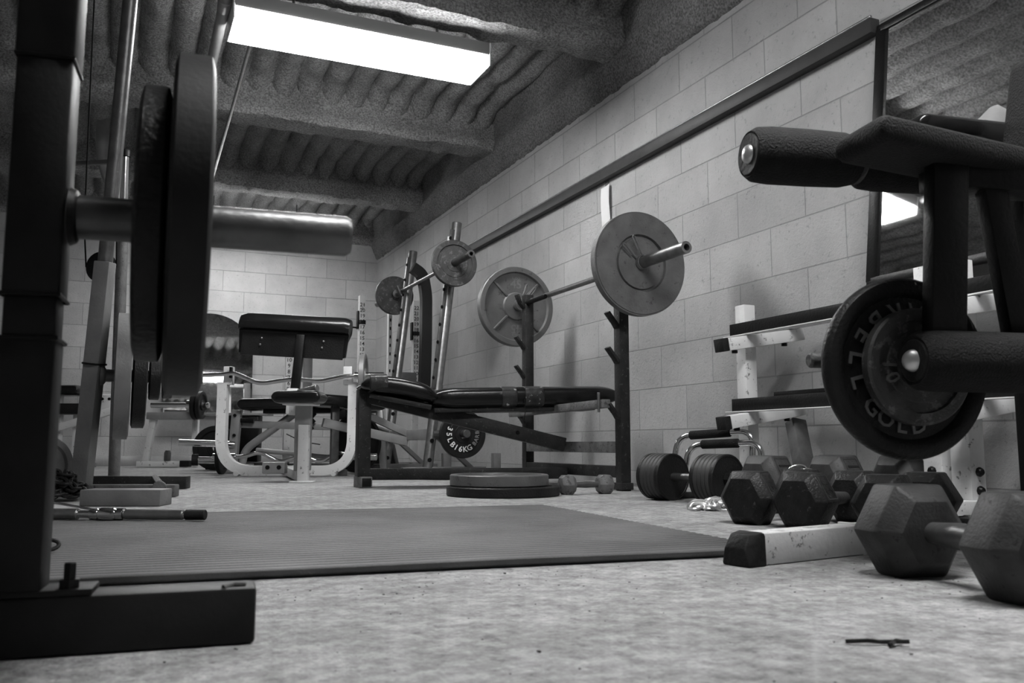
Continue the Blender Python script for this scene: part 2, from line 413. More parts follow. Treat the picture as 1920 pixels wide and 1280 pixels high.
lamp(.78, 'glowing fluorescent ceiling light directly above the front of the room', 'tube_front')
def straight(name, p, q, rad, label, extra=None, m='greyl', cat='pipe'):
    t = thing(name, label, cat, p)
    part('pipe', MB().cyl(p, q, rad, 16), m, t)
    if extra:
        for c in extra:
            c = Vector(p).lerp(Vector(q), c); d = (Vector(q)-Vector(p)).normalized()
            part('coupling', MB().lathe([(rad, 0), (rad*1.22, .004), (rad*1.22, .05), (rad*1.12, .055), (rad*1.12, .1), (rad, .105)], c, d, 18), m, t)
    return t
straight('conduit_pipe', (.335, 2.6, 2.21), (.39, 8.84, 2.21), .027, 'thick pale pipe along the ceiling beside the left end of the light', [.218], 'greyl')
straight('conduit_rod', (.49, 2.6, 2.258), (.60, 8.84, 2.258), .0105, 'thin conduit crossing under the ceiling beams left of the light', None, 'steel', 'conduit')

# ------------------------------------------------------------------ mirrors
b0, b1 = V(2.279, 0, .737), V(2.385, 0, 1.652); up = (b1-b0).normalized(); nrm = V(-up.z, 0, up.x)
t = thing('wall_mirror', 'large dark-framed mirror leaning on the block wall above the white rack', 'mirror', (2.3, 1.3, .74))
ya, yb = .35, 2.15
def P(y, s, o=0): return V(b0.x-(yb-y)*.016, y, b0.z)+up*s+nrm*o
H = (b1-b0).length
q = MB(); c = [P(ya, .01, .002), P(yb, .01, .002), P(yb, H-.01, .002), P(ya, H-.01, .002)]
bk = [p-nrm*.008 for p in c]
q.add(c+bk, [[0, 1, 2, 3], [7, 6, 5, 4], [0, 4, 5, 1], [1, 5, 6, 2], [2, 6, 7, 3], [3, 7, 4, 0]])
part('glass', q, 'mirror', t)
f = MB()
for A, B in ((P(yb-.02, 0), P(yb-.02, H)), (P(ya+.02, 0), P(ya+.02, H))): f.beam(A, B, .045, .022, .003, nrm)
for A, B in ((P(ya, .0), P(yb, .0)), (P(ya, H), P(yb, H))): f.beam(A, B, .03, .022, .003, nrm)
part('frame', f, 'black', t)
t = thing('arched_mirror', 'frameless mirror with arched top on the back block wall', 'mirror', (.757, 8.735, .47), (math.radians(-5.6), 0, math.radians(1.3)))
poly = [(-.4, 0), (.4, 0), (.4, .62)]+[(.4*math.cos(a), .62+.37*math.sin(a)) for a in [PI*k/24 for k in range(1, 24)]]+[(-.4, .62)]
X = Matrix.Translation((0, -.004, 0)) @ Matrix.Rotation(PI/2, 4, 'X')
part('glass', MB().prism(poly, .008, X), 'mirror', t, local=True)
part('backing', MB().prism([(x*.985, y*.985+.004) for x, y in poly], .02, Matrix.Translation((0, .0105, 0)) @ Matrix.Rotation(PI/2, 4, 'X')), 'black', t, local=True)

# white strip of paper taped on the wall
mb = MB(); vs = []; fs = []
for i in range(9):
    z = 1.62-.4*i/8
    for j in range(5):
        y = 4.135-.11*j/4; bow = .012*((j/4)**3)+.004*math.sin(i)
        vs.append((WX-.003-bow, y, z))
for i in range(8):
    for j in range(4): a = i*5+j; fs.append([a, a+1, a+6, a+5])
mb.add(vs, fs); mb.add([v+V(-.0012, 0, 0) for v in mb.v[:45]], [f[::-1] for f in fs])
t = thing('paper_strip', 'white strip of paper taped to the block wall above the barbell', 'paper', (WX, 4.08, 1.5))
part('sheet', mb, 'paper', t)
part('tape', MB().box((WX-.004, 4.07, 1.628), (.002, .035, .05)), 'greyp', t)
# ------------------------------------------------------------------ shared pieces
def rot_to(d, up=(0, 0, 1), spin=0.):
    X = MB().frame((0, 0, 0), d, up) @ Matrix.Rotation(spin, 4, 'Z'); return X.to_euler()
def plate_prof(R, T, style, hole):
    h = T/2
    if style == 'round':
        f = [(R*.985, h*.55), (R*.96, h*.86), (R*.91, h), (R*.85, h*.97), (R*.80, h*.7), (R*.775, h*.32), (R*.36, h*.28), (R*.34, h*.75), (R*.19, h*.9)]
        back = [(r, -z) for r, z in f]
        return [(hole, -h)]+back[::-1]+[(R, -h*.2), (R, h*.2)]+f+[(hole, h), (hole, -h)]
    if style == 'dish': f = [(R-.004, h), (R*.87, h), (R*.84, h*.35), (R*.36, h*.3), (R*.33, h*.75), (R*.19, h*.9)]
    elif style == 'ring': f = [(R-.005, h*.8), (R*.97, h), (R*.56, h), (R*.548, h*.3), (R*.50, h*.3), (R*.485, h*.78), (R*.2, h*.85)]
    elif style == 'lip': f = [(R-.004, h), (R*.80, h), (R*.785, h*.45), (R*.62, h*.45), (R*.60, h*.62), (R*.38, h*.62), (R*.36, h*.8), (R*.26, h*.8)]
    elif style == 'std': f = [(R*.985, h*.86), (R*.94, h), (R*.78, h), (R*.72, h*.35), (R*.36, h*.35), (R*.34, h), (R*.2, h)]
    else: f = [(R-.004, h), (R*.3, h)]
    back = [(r, -z) for r, z in f]
    return [(hole, -h)]+back[::-1]+[(R, -h+.004), (R, h-.004)]+f+[(hole, h), (hole, -h)]
def plate(label, c, d, R, T, style='std', m='iron', hole=.0265, group=None, name='weight_plate', up=(0, 0, 1), spin=0., texts=(), spokes=0, lm='castletter', cat='weight plate'):
    t = thing(name, label, cat, c, rot_to(d, up, spin), group)
    part('disc', MB().lathe(plate_prof(R, T, style, hole), (0, 0, 0), (0, 0, 1), 72, up=(0, 1, 0)), m, t, local=True, ang=30)
    if spokes:
        for k in range(spokes):
            a = PI/4+k*2*PI/spokes; q = MB()
            q.beam((R*.3*math.cos(a), R*.3*math.sin(a), T*.12), (R*.85*math.cos(a), R*.85*math.sin(a), T*.16), .014, T*.38, .003)
            part('spoke_rib', q, m, t, local=True)
    for tx in texts:
        q = MB(); z = tx.get('z', T*.18)
        if 'line' in tx: q.text(tx['line'], tx['size'], Matrix.Translation((tx['at'][0], tx['at'][1], z)) @ Matrix.Rotation(tx.get('rot', 0), 4, 'Z'), .002)
        else: q.arctext(tx['arc'], tx['R'], tx['size'], tx['a'], tx['step'], Matrix.Translation((0, 0, z)), .002, tx.get('inward', True))
        part('lettering', q, tx.get('m', lm), t, local=True)
    return t
def pad(p, q, w, th, side, er=None, crown=.0, sag=0., bulge=.32):
    """upholstered slab from p to q, w wide along side, th thick, ends rounded over a length er"""
    mb = MB(); p = Vector(p); q = Vector(q); d = (q-p); L = d.length; s = Vector(side).normalized(); u = s.cross(d).normalized()
    flip = u.z < 0
    if flip: u = -u
    er = th*.5 if er is None else er
    ts = [er*(1-math.cos(PI/2*k/8)) for k in range(9)]; n_ = 14
    ts = ts+[er+(L-2*er)*k/n_ for k in range(1, n_)]+[L-x for x in ts[::-1]]
    vs = []; fs = []; m = 28
    for x_ in ts:
        tt = x_/L; b = min(x_, L-x_); e = 1 if b >= er else math.sqrt(max(0, 1-(1-b/er)**2)); c = p+d*tt+u*(sag*4*tt*(1-tt))
        sw = 1-.10*(1-e) if er < .1 else 1-.28*(1-e)
        for j in range(m):
            a = 2*PI*j/m; ca, sa = math.cos(a), math.sin(a)
            x = math.copysign(abs(ca)**bulge, ca); y = math.copysign(abs(sa)**.45, sa)
            top = (1+crown*math.cos(PI*x/2)) if y > 0 else 1
            vs.append(c+s*(x*w/2*sw)+u*(y*th/2*e*top))
    n = len(ts)-1
    for i in range(n):
        for j in range(m): fs.append([i*m+j, i*m+(j+1) % m, (i+1)*m+(j+1) % m, (i+1)*m+j])
    fs.append(list(range(m))[::-1]); fs.append(list(range(n*m, n*m+m)))
    bm = bmesh.new(); bv = [bm.verts.new(v) for v in vs]
    for f in fs: bm.faces.new([bv[i] for i in f])
    bmesh.ops.remove_doubles(bm, verts=bm.verts[:], dist=1e-5); bmesh.ops.recalc_face_normals(bm, faces=bm.faces[:])
    return mb.frombm(bm)

# ------------------------------------------------------------------ rubber mat, grit
a = math.radians(-5.5); mw, md = 1.83, 1.185
fr = V(1.085, 1.272); ax = V(math.cos(a), math.sin(a)); ay = V(-math.sin(a), math.cos(a))
mc = fr-ax*(mw/2)+ay*(md/2)
g = MB(); vs = []; fs = []; prof = []
nr = int(md/.0078)
for k in range(nr):
    y0 = -md/2+k*md/nr; w_ = md/nr; hgt = .015+.0005*math.sin(k*1.7)
    prof += [(y0, hgt-.0016), (y0+w_*.22, hgt-.0016), (y0+w_*.32, hgt), (y0+w_*.9, hgt)]
prof = [(-md/2+.014, 0), (-md/2+.003, .006), (-md/2, .0125)]+prof+[(md/2, .0135), (md/2, 0)]
nx = 24; npf = len(prof)
for i in range(nx+1):
    x = -mw/2+mw*i/nx
    for y, z in prof: vs.append((x, y, z+(.0014*nz(x, y, 0, 2.5) if z > .01 else 0)))
for i in range(nx):
    for j in range(npf-1): fs.append([i*npf+j, (i+1)*npf+j, (i+1)*npf+j+1, i*npf+j+1])
fs.append(list(range(npf))[::-1]); fs.append(list(range(nx*npf, (nx+1)*npf)))
g.add(vs, fs); me = link('rubber_mat', g, 'mat', None)
me.location = (mc.x, mc.y, 0); me.rotation_euler = (0, 0, a); me['label'] = 'large ribbed dark rubber mat lying on the concrete floor'; me['category'] = 'mat'
q = MB()
for k in range(520):
    if k < 300: d = random.uniform(.62, 2.4)
    else: d = random.uniform(1.15, 1.6)
    r_ = random.uniform(-.62, .62)*d; p = cf(r_, d, 0); s = random.uniform(.0003, .0011)*(1 if k % 31 else 2.)
    lx = (p.xy-mc).dot(ax); ly = (p.xy-mc).dot(ay)
    if abs(lx) < mw/2+.01 and abs(ly) < md/2+.01: continue
    z = 0
    q.box((p.x, p.y, z+s*.35), (s*random.uniform(1, 3), s*random.uniform(1, 2.2), s*.9), 0, None)
o = link('floor_grit', q, 'iron_dark'); o['kind'] = 'stuff'; o['label'] = 'dark specks of grit scattered over the concrete and mat'; o['category'] = 'grit'
q = MB()
for pts in ([(.335, .905), (.355, .90), (.37, .903), (.395, .895)], [(.372, .888), (.384, .90), (.392, .905)]):
    q.tube([cf(x, y, .003+.002*(i % 2)) for i, (x, y) in enumerate(pts)], .0022, 6)
solo('fallen_twig', q, 'iron_dark', 'thin dark twig-like scrap on the concrete at the front right', 'scrap', cf(.36, .90, 0))

# ------------------------------------------------------------------ charcoal plate tree in the left foreground
TA = math.radians(-6)
e1 = V(math.cos(TA), math.sin(TA), 0); e2 = V(-math.sin(TA), math.cos(TA), 0)
tp = cf(-.478, .862, 0)                                             # foot of the post
t = thing('plate_tree', 'charcoal steel weight tree with one loaded peg in the left foreground', 'weight tree', tp)
def at(x, y, z): return tp+e1*x+e2*y+V(0, 0, z)
def sq(z0, z1, w): return MB().beam(at(0, 0, z0), at(0, 0, z1), w, w, .004, up=e1)
o = part('post', sq(.055, .302, .050), 'tree', t)
for z0, z1, w in ((.302, .345, .047), (.345, .588, .0515), (.588, 1.45, .055)): part('post_sleeve', sq(z0, z1, w), 'tree', t)
for z in (.302, .345, .588):
    w = MB(); k = .0262; w.tube([at(-k, -k, z), at(k, -k, z+.001), at(k, k, z), at(-k, k, z)], .0022, 8, closed=True); part('weld_bead', w, 'black', t)
q = MB().beam(at(-.42, .0, .0285), at(.222, .0, .0285), .054, .055, .004); ft = part('foot_beam', q, 'tree', t)
q = MB().tube([at(.19, -.02, .056), at(.20, -.012, .0575), at(.212, -.014, .057)], .003, 8); part('weld_spatter', q, 'rust', ft)
part('foot_plate', MB().box((0, 0, 0), (.16, .052, .006), .001, Matrix.Translation(at(-.01, 0, .059)) @ Matrix.Rotation(TA, 4, 'Z')), 'tree', t)
q = MB().lathe([(0, 0), (.010, 0), (.010, .009), (.006, .0095), (.006, .024), (.005, .025), (0, .025)], at(.048, -.012, .061), (0, 0, 1), 6); part('bolt', q, 'black', t)
part('base_rail', MB().beam(at(-.42, .5, .03), at(-.42, -.2, .03), .054, .055, .004), 'tree', t)
PZ = .431
part('peg', MB().lathe([(0, 0), (.0215, .0), (.0225, .003), (.0225, .278), (.019, .284), (0, .284)], at(.028, 0, PZ), e1, 36), 'dsteel', t)
part('peg_flange', MB().lathe([(.0225, 0), (.03, .0), (.027, .006), (.0225, .008)], at(.028, 0, PZ), e1, 24), 'tree', t)
part('peg', MB().lathe([(0, 0), (.0225, .0), (.0225, .278), (.019, .284), (0, .284)], at(.028, 0, 1.05), e1, 30), 'dsteel', t)
e1p = V(math.cos(math.radians(-3)), math.sin(math.radians(-3)), 0)
plate('thick dark iron plate on the weight tree peg, outermost in the left foreground', at(.141, 0, PZ-.0035), e1p, .178, .038, 'std', 'tree', .0265, 'plates on the weight tree peg', up=(0, 0, 1))
plate('smaller black iron plate on the weight tree peg between post and bigger plate', at(.106, 0, PZ-.0035), e1p, .143, .028, 'std', 'iron_dark', .0265, 'plates on the weight tree peg')

# ------------------------------------------------------------------ chrome cable bar and clip on the mat
t = thing('cable_bar', 'chrome cable attachment bar with knurled grip and rubber end lying on the mat', 'cable bar', cf(-.95, 2.16, .015))
A = cf(-1.20, 2.175, .030); B = cf(-.742, 2.145, .0295); dd = (B-A).normalized(); LB = (B-A).length
def on(s): return A+dd*s
part('shaft', MB().cyl(A, on(LB-.03), .0095, 18), 'chrome', t)
part('grip', MB().cyl(on(LB-.20), on(LB-.055), .0125, 22), 'steel', t)
part('grip', MB().cyl(on(-.05), on(.14), .0135, 22), 'steel', t)
part('end_cap', MB().cyl(on(LB-.05), on(LB), .0125, 20), 'rubber', t)
part('swivel', MB().lathe([(.0095, 0), (.014, .002), (.014, .02), (.0125, .022), (.016, .028), (.016, .06), (.0125, .066), (.015, .069), (.015, .085), (.0095, .087)], on(.17), dd, 24), 'chrome', t)
part('swivel_loop', MB().tube(bez([on(.17)+V(0, 0, .012), on(.06)+V(0, 0, .03), on(.0)+V(0, 0, .014)], 6, .03), .003, 8), 'chrome', t)
pr = cf(-.80, 1.525, .016)
t = thing('spring_clip', 'small black ring with chrome clip lying on the mat beside the post', 'clip', pr)
part('ring', MB().torus(pr+V(.004, 0, .012), (.1, -.75, .65), .0165, .0035, 28, 8, .62), 'rubber', t)
part('snap_hook', MB().tube(bez([pr+V(-.024, .002, .022), pr+V(-.008, -.004, .018), pr+V(.004, -.006, .008), pr+V(-.006, -.008, .004), pr+V(-.02, -.004, .010)], 5, .008), .0028, 8), 'chrome', t)

# ------------------------------------------------------------------ cable tower behind the plate tree
base = cf(-1.64, 3.35, 0)
t = thing('cable_tower', 'grey leaning cable machine post with pulley behind the weight tree', 'cable machine', base)
d0 = cf(-1.636, 3.35, .03); d1 = cf(-1.553, 3.27, .89); d2 = cf(-1.44, 3.13, 2.05)
part('post', MB().beam(d0, d1, .062, .06, .004, up=cf(1, 0, 0)), 'greyp', t)
part('inner_post', MB().cyl(d1-(d1-d0)*.03, d2, .027, 20), 'dsteel', t)
part('weld_bead', MB().torus(d0.lerp(d1, .55), d1-d0, .041, .004, 20, 6), 'black', t)
pc = cf(-1.615, 3.37, .89)
p_ = part('pulley', MB().lathe([(0, -.012), (.052, -.012), (.060, -.010), (.050, 0), (.060, .010), (.052, .012), (0, .012)], pc, cf(.15, 1, 0), 30), 'black', t)
part('cable', MB().tube([cf(-1.62, 3.2, 2.0), cf(-1.672, 3.33, 1.05), cf(-1.675, 3.37, .89)], .003, 6), 'cable', t)
part('cable', MB().tube([cf(-1.46, 3.2, 2.0), cf(-1.545, 3.33, 1.05), cf(-1.556, 3.37, .89)], .003, 6), 'cable', t)
pk = cf(-1.60, 3.31, .46); pe = V(1, 0, 0)
part('peg', MB().cyl(pk, pk+pe*.40, .024, 24), 'dsteel', t)
part('peg_flange', MB().lathe([(.024, 0), (.04, 0), (.036, .012), (.024, .02)], pk+pe*.03, pe, 20), 'greyp', t)
part('floor_rail', MB().beam(cf(-1.9, 3.95, .03), cf(-1.45, 3.95, .03), .06, .055, .004), 'bench', t)
part('floor_rail', MB().beam(cf(-1.75, 3.36, .024), cf(-1.275, 3.36, .024), .05, .045, .004), 'rust', t)
part('axle', MB().cyl(cf(-1.33, 3.33, .05), cf(-1.60, 3.95, .05), .014, 14), 'chrome', t)
part('axle_hub', MB().cyl(cf(-1.328, 3.32, .035), cf(-1.335, 3.345, .035), .026, 16), 'rust', t)
part('front_block', MB().box((0, 0, 0), (.26, .1, .052), .003, Matrix.Translation(cf(-1.265, 2.90, .027)) @ Matrix.Rotation(-YAW, 4, 'Z')), 'greyp', t)
plate('grey iron plate on the cable tower peg, next to the leaning post', pk+pe*.108, pe, .243, .058, 'std', 'greyp', .0245, 'plates on the cable tower peg')
plate('black iron plate on the cable tower peg behind the grey one', pk+pe*.168, pe, .2, .05, 'std', 'iron_dark', .0245, 'plates on the cable tower peg')
plate('small black plate in the middle of the cable tower peg', pk+pe*.222, pe, .09, .04, 'std', 'iron_dark', .0245, 'plates on the cable tower peg')
plate('small scuffed black plate at the outer end of the cable tower peg', pk+pe*.270, pe, .085, .036, 'std', 'iron', .0245, 'plates on the cable tower peg')
# slim pole
pb = cf(-1.874, 4.15, 0); pt = cf(-1.832, 4.0, 1.55)
t = thing('slim_pole', 'slim round steel pole with chrome top standing behind the weight tree', 'pole', pb)
mid = pb.lerp(pt, .83)
part('tube', MB().cyl(pb, mid, .026, 20), 'rust', t); part('chrome_top', MB().cyl(mid, pt, .02, 20), 'chrome', t, 'chrome upper length')
part('cap', MB().lathe([(0, 0), (.024, 0), (.024, .03), (.012, .042), (0, .044)], pt, (0, 0, 1), 18), 'black', t)
part('side_arm', MB().beam(pt+V(0, 0, -.02), pt+cf(-.32, .05, -.02), .02, .02, .002), 'dsteel', t)
part('foot', MB().lathe([(0, 0), (.05, 0), (.05, .008), (.028, .012), (0, .012)], pb, (0, 0, 1), 20), 'rust', t)
# dark chain heap by the tower foot
def chain(path, L, w, rr, mb):
    """links along a polyline"""
    acc = 0
    pts = [Vector(p) for p in path]; out = []
    for a_, b_ in zip(pts, pts[1:]):
        n_ = max(1, int((b_-a_).length/(L*.72)))
        for k in range(n_): out.append((a_.lerp(b_, (k+.5)/n_), (b_-a_).normalized()))
    for i, (p, d) in enumerate(out):
        side = Vector((0, 0, 1)).cross(d); side.normalize(); u = side if i % 2 else (V(0, 0, 1)*.9+side*.5).normalized()
        h = L/2-w/2; ring = []
        for k in range(9): an = -PI/2+PI*k/8; ring.append(p+d*(h+w/2*math.cos(an))+u*(w/2*math.sin(an)))
        for k in range(9): an = PI/2+PI*k/8; ring.append(p+d*(-h+w/2*math.cos(an))+u*(w/2*math.sin(an)))
        mb.tube(ring, rr, 6, closed=True)
    return mb
rnd = random.Random(3)
c0 = cf(-1.60, 3.10, 0); path = []
for k in range(34):
    an = k*1.9; R_ = .10*rnd.uniform(.3, 1); path.append(c0+V(math.cos(an)*R_*1.2, math.sin(an)*R_, .012+.13*max(0, (1-R_/.1))*rnd.uniform(.5, 1)+.02*rnd.random()))
solo('chain_heap', chain(path, .045, .03, .0055, MB()), 'iron_dark', 'dark heap of chain at the foot of the grey leaning post', 'chain', c0)
plate('grey plate standing on edge beside the dark chain heap', cf(-1.79, 3.36, .115), cf(1, -.6, .0), .115, .03, 'std', 'greyp', .0265)

# ------------------------------------------------------------------ far left: white bench, loaded bar
b = cf(-3.13, 7.55, 0)
t = thing('white_weight_bench', 'white framed bench with grey deck near the back wall on the left', 'bench', b)
part('upright', MB().beam(cf(-3.15, 7.56, .03), cf(-3.09, 7.56, .45), .055, .05, .004, up=cf(1, 0, 0)), 'white', t)
part('foot_bar', MB().beam(cf(-3.2, 7.52, .03), cf(-2.83, 7.52, .03), .07, .05, .004), 'white', t)
part('end_cap', MB().beam(cf(-2.83, 7.52, .032), cf(-2.75, 7.52, .032), .072, .054, .004), 'rubber', t)
part('deck', MB().box((0, 0, 0), (.40, .25, .06), .006, Matrix.Translation(cf(-2.93, 7.6, .44)) @ Matrix.Rotation(-YAW, 4, 'Z')), 'greyl', t)
part('upright', MB().beam(cf(-2.80, 7.75, 0), cf(-2.80, 7.75, .42), .05, .05, .004, up=cf(1, 0, 0)), 'white', t)
part('bolt_head', MB().lathe([(0, 0), (.028, 0), (.028, .07), (.018, .09), (0, .09)], cf(-2.94, 7.5, .055), (0, 0, 1), 8), 'dsteel', t)
A = cf(-3.1, 7.5, .53); B = cf(-2.60, 7.5, .53); dd = (B-A).normalized()
t = thing('short_barbell', 'short chrome barbell resting on the white bench deck at the far left', 'barbell', A)
part('bar', MB().cyl(A, B, .024, 16), 'chrome', t); part('collar', MB().cyl(A+dd*.31, A+dd*.35, .045, 18), 'chrome', t)
part('bar', MB().cyl(A+V(0, 0, -.055)+dd*.12, A+V(0, 0, -.055)+dd*.36, .017, 12), 'chrome', t)
for k, (o_, R_, lb) in enumerate(((.385, .125, 'inner'), (.43, .12, 'outer'))): plate('black plate on the short chrome barbell, %s one' % lb, A+dd*o_, dd, R_, .035, 'std', 'iron_dark', .025, 'plates on the short barbell')
b = cf(-3.75, 7.6, 0)
t = thing('white_incline_bench', 'white framed bench with black pad and slanting strut at the far left', 'bench', b)
part('strut', MB().beam(cf(-4.0, 7.5, .30), cf(-3.38, 7.5, .5), .05, .06, .004), 'white', t)
for r_ in (-3.93, -3.78): part('leg', MB().beam(cf(r_, 7.6, 0), cf(r_, 7.6, .46), .045, .045, .003, up=cf(1, 0, 0)), 'white', t)
part('foot_bar', MB().beam(cf(-4.1, 7.6, .02), cf(-3.6, 7.6, .02), .05, .04, .003), 'greyp', t)
part('pad', pad(cf(-4.2, 7.6, .66), cf(-3.72, 7.6, .66), .3, .09, cf(0, 1, 0)), 'vinyl', t)
part('under_pad', MB().beam(cf(-4.2, 7.6, .50), cf(-3.7, 7.6, .50), .26, .09, .004), 'iron_dark', t)
part('pad_post', MB().beam(cf(-3.95, 7.6, .44), cf(-3.95, 7.6, .64), .06, .06, .003, up=cf(1, 0, 0)), 'white', t)
t2 = part('bracket', MB().box((0, 0, 0), (.13, .05, .17), .01, Matrix.Translation(cf(-3.5, 7.55, .54)) @ Matrix.Rotation(-YAW, 4, 'Z')), 'white', t)
for o_ in (-.03, .03): part('bolt', MB().cyl(cf(-3.5+o_, 7.51, .585), cf(-3.5+o_, 7.52, .585), .013, 12), 'black', t2)
# torn white wrap and pipe end seen high on the left
t = thing('white_pipe_elbow', 'pale bent pipe end hanging under the ceiling behind the cable tower', 'pipe', cf(-2.75, 6.2, 2.3))
part('pipe', MB().tube(bez([cf(-2.97, 6.1, 2.62), cf(-2.965, 6.1, 2.25), cf(-2.86, 6.1, 2.0), cf(-2.82, 6.1, 1.85)], 8, .14), .045, 14), 'greyl', t)
part('hanger_strap', MB().beam(cf(-2.97, 6.1, 2.30), cf(-2.97, 6.1, 2.60), .03, .006, .001), 'dsteel', t)
# ------------------------------------------------------------------ bench press by the block wall
bl = V(1.03, 3.985, 0); PX = 1.986; YR, YL = 3.262, 4.225
t = thing('bench_press', 'dark worn bench press with patched pad and two hooked posts by the block wall', 'bench press', (1.6, 3.8, 0))
part('leg', MB().beam(bl+V(0, 0, .05), bl+V(0, 0, .452), .060, .058, .004, up=(0, 1, 0)), 'bench', t)
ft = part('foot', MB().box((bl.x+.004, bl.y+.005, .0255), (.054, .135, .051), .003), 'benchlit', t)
part('foot_end_shade', MB().box((bl.x+.004, bl.y-.0628, .0255), (.042, .003, .039), .0005), 'black', ft, 'black panel for the shade inside the open foot tube')  # black slab painted as the shade within the tube end
part('base_beam', MB().beam(bl+V(.02, -.005, .061), V(PX-.02, 3.75, .061), .048, .052, .004), 'bench', t)
part('sloping_beam', MB().beam(bl+V(.0, -.0, .425), V(PX-.03, 3.752, .196), .052, .066, .004), 'bench', t)
for y, nm in ((YR, 'R'), (YL, 'L')):
    part('post', MB().box((PX, y, .5), (.048, .05, 1.0), .003), 'bench', t)
    for z in (.358, .60, .755):
        q = MB(); q.beam((PX-.022, y, z-.05), (PX-.040, y, z-.022), .04, .012, .002, up=(1, 0, 0)); q.beam((PX-.040, y, z-.024), (PX-.072, y, z+.016), .04, .012, .002, up=(1, 0, 0))
        part('hook', q, 'bench', t)
    q = MB(); q.beam((PX-.022, y, .93), (PX-.045, y, .955), .04, .012, .002, up=(1, 0, 0)); q.beam((PX-.045, y, .953), (PX-.066, y, 1.0), .04, .012, .002, up=(1, 0, 0))
    part('bar_cradle', q, 'bench', t)
part('catch_peg', MB().cyl((PX-.012, YL, .955), (PX-.012, YL-.24, .957), .0125, 14), 'black', t)
part('foot_plate', MB().box((PX, YR, .02), (.06, .07, .03), .003), 'bench', t)
part('foot_plate', MB().box((PX, YL, .02), (.06, .07, .03), .003), 'bench', t)
part('lower_crossbar', MB().box((PX, (YR+YL)/2, .080), (.046, YL-YR-.05, .05), .003), 'bench', t)
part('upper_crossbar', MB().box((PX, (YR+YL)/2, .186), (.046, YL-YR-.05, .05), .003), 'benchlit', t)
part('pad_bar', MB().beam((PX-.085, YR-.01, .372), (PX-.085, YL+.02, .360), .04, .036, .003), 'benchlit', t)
part('bar_pin', MB().cyl((PX-.112, YR+.01, .335), (PX-.112, YR+.01, .42), .006, 10), 'steel', t)
sd = V(.14, .99, 0)
p2 = part('pad', pad((1.31, 3.925, .408), (2.22, 3.74, .432), .27, .092, sd, er=.13, crown=.15), 'vinyl', t)
M['patch'] = mat('torn_silver_tape', .03, .35, 0., .6, 60, .5, 20, wear=.22, wcol=.4, wscale=30)
for a_, b_ in ((.36, .44), (.48, .58)):
    A = V(1.31, 3.925, .408).lerp(V(2.22, 3.74, .432), a_); B = V(1.31, 3.925, .408).lerp(V(2.22, 3.74, .432), b_)
    part('tape_patch', pad(A, B, .276, .097, sd, er=.004, crown=.15), 'patch', p2, 'torn silvery tape')
q = MB(); q.tube([(1.72, 3.70, .41), (1.722, 3.69, .36), (1.715, 3.69, .31)], .002, 5); part('loose_thread', q, 'black', p2)
p1_ = part('pad', pad((1.005, 3.99, .468), (1.345, 3.90, .410), .28, .078, sd, er=.10, crown=.2, sag=.02), 'vinyl', t)
part('tape_patch', pad((1.04, 3.982, .473), (1.12, 3.96, .476), .284, .078, sd, er=.004, crown=.2), 'patch', p1_, 'torn silvery tape')
part('pad_board', MB().beam((1.06, 3.985, .42), (1.33, 3.905, .368), .2, .02, .002), 'bench', t)
part('pad_board', MB().beam((1.34, 3.92, .354), (2.1, 3.765, .372), .2, .02, .002), 'bench', t)
for s_ in (.35, .75): part('bolt', MB().cyl(bl.lerp(V(PX-.03, 3.752, 0), s_)+V(0, -.033, .425-.229*s_), bl.lerp(V(PX-.03, 3.752, 0), s_)+V(0, -.022, .425-.229*s_), .009, 8), 'black', t)

def barbell(label, x, z, y0, y1, c0, c1, rs, sl, m1='steel', hollow=True):
    """bar along y: ends y0 (near) .. y1, inner collars at c0, c1"""
    t = thing('barbell', label, 'barbell', (x, (y0+y1)/2, z))
    part('shaft', MB().cyl((x, c0-.01, z), (x, c1+.01, z), rs, 18), 'chrome' if m1 == 'chrome' else 'steel', t)
    for a_, b_ in ((c0, y0), (c1, y1)):
        s = 1 if b_ > a_ else -1
        part('sleeve', MB().pipe((x, a_, z), (x, b_, z), sl, sl*.55, 24), m1, t)
        part('collar', MB().lathe([(rs, 0), (sl*1.35, .002), (sl*1.45, .008), (sl*1.45, .026), (sl*1.3, .03), (rs, .03)], (x, a_-s*.028, z), (0, s, 0), 28), m1, t)
    return t
def spring_collar(label, c, d, r_, ang, L=.09):
    t = thing('spring_collar', label, 'collar', c)
    X = MB().frame(c, d, (0, 0, 1)); pts = []
    for k in range(50): a_ = ang+.35+k*2*PI*2.85/49; pts.append(X @ V(r_*math.cos(a_), r_*math.sin(a_), .004+.018*k/49))
    part('coil', MB().tube(pts, .0032, 8), 'steel', t)
    for k, (e, z) in enumerate(((.33, .004), (-.30, .022))):
        a_ = ang+e; p = V(r_*math.cos(ang+e*1.1), r_*math.sin(ang+e*1.1), z); dr = V(math.cos(ang+e*.55), math.sin(ang+e*.55), .1)
        n_ = V(-dr.y, dr.x, 0)
        part('handle', MB().tube([X @ q for q in (p, p+dr*L, p+dr*(L+.006)+n_*.006, p+dr*L+n_*.012, p+dr*L*.35+n_*.012)], .0032, 8), 'steel', t)
    return t
BZ = .968
barbell('long worn barbell racked on the bench press posts beside the block wall', 2.0, BZ, 2.785, 4.82, 3.19, 4.36, .0142, .0248, 'steel')
plate('rusty flat-faced iron plate on the near end of the bench press barbell', (2.0, 3.135, BZ-.002), (0, -1, 0), .2255, .042, 'ring', 'iron_worn', .0255, 'big plates on the bench press barbell')
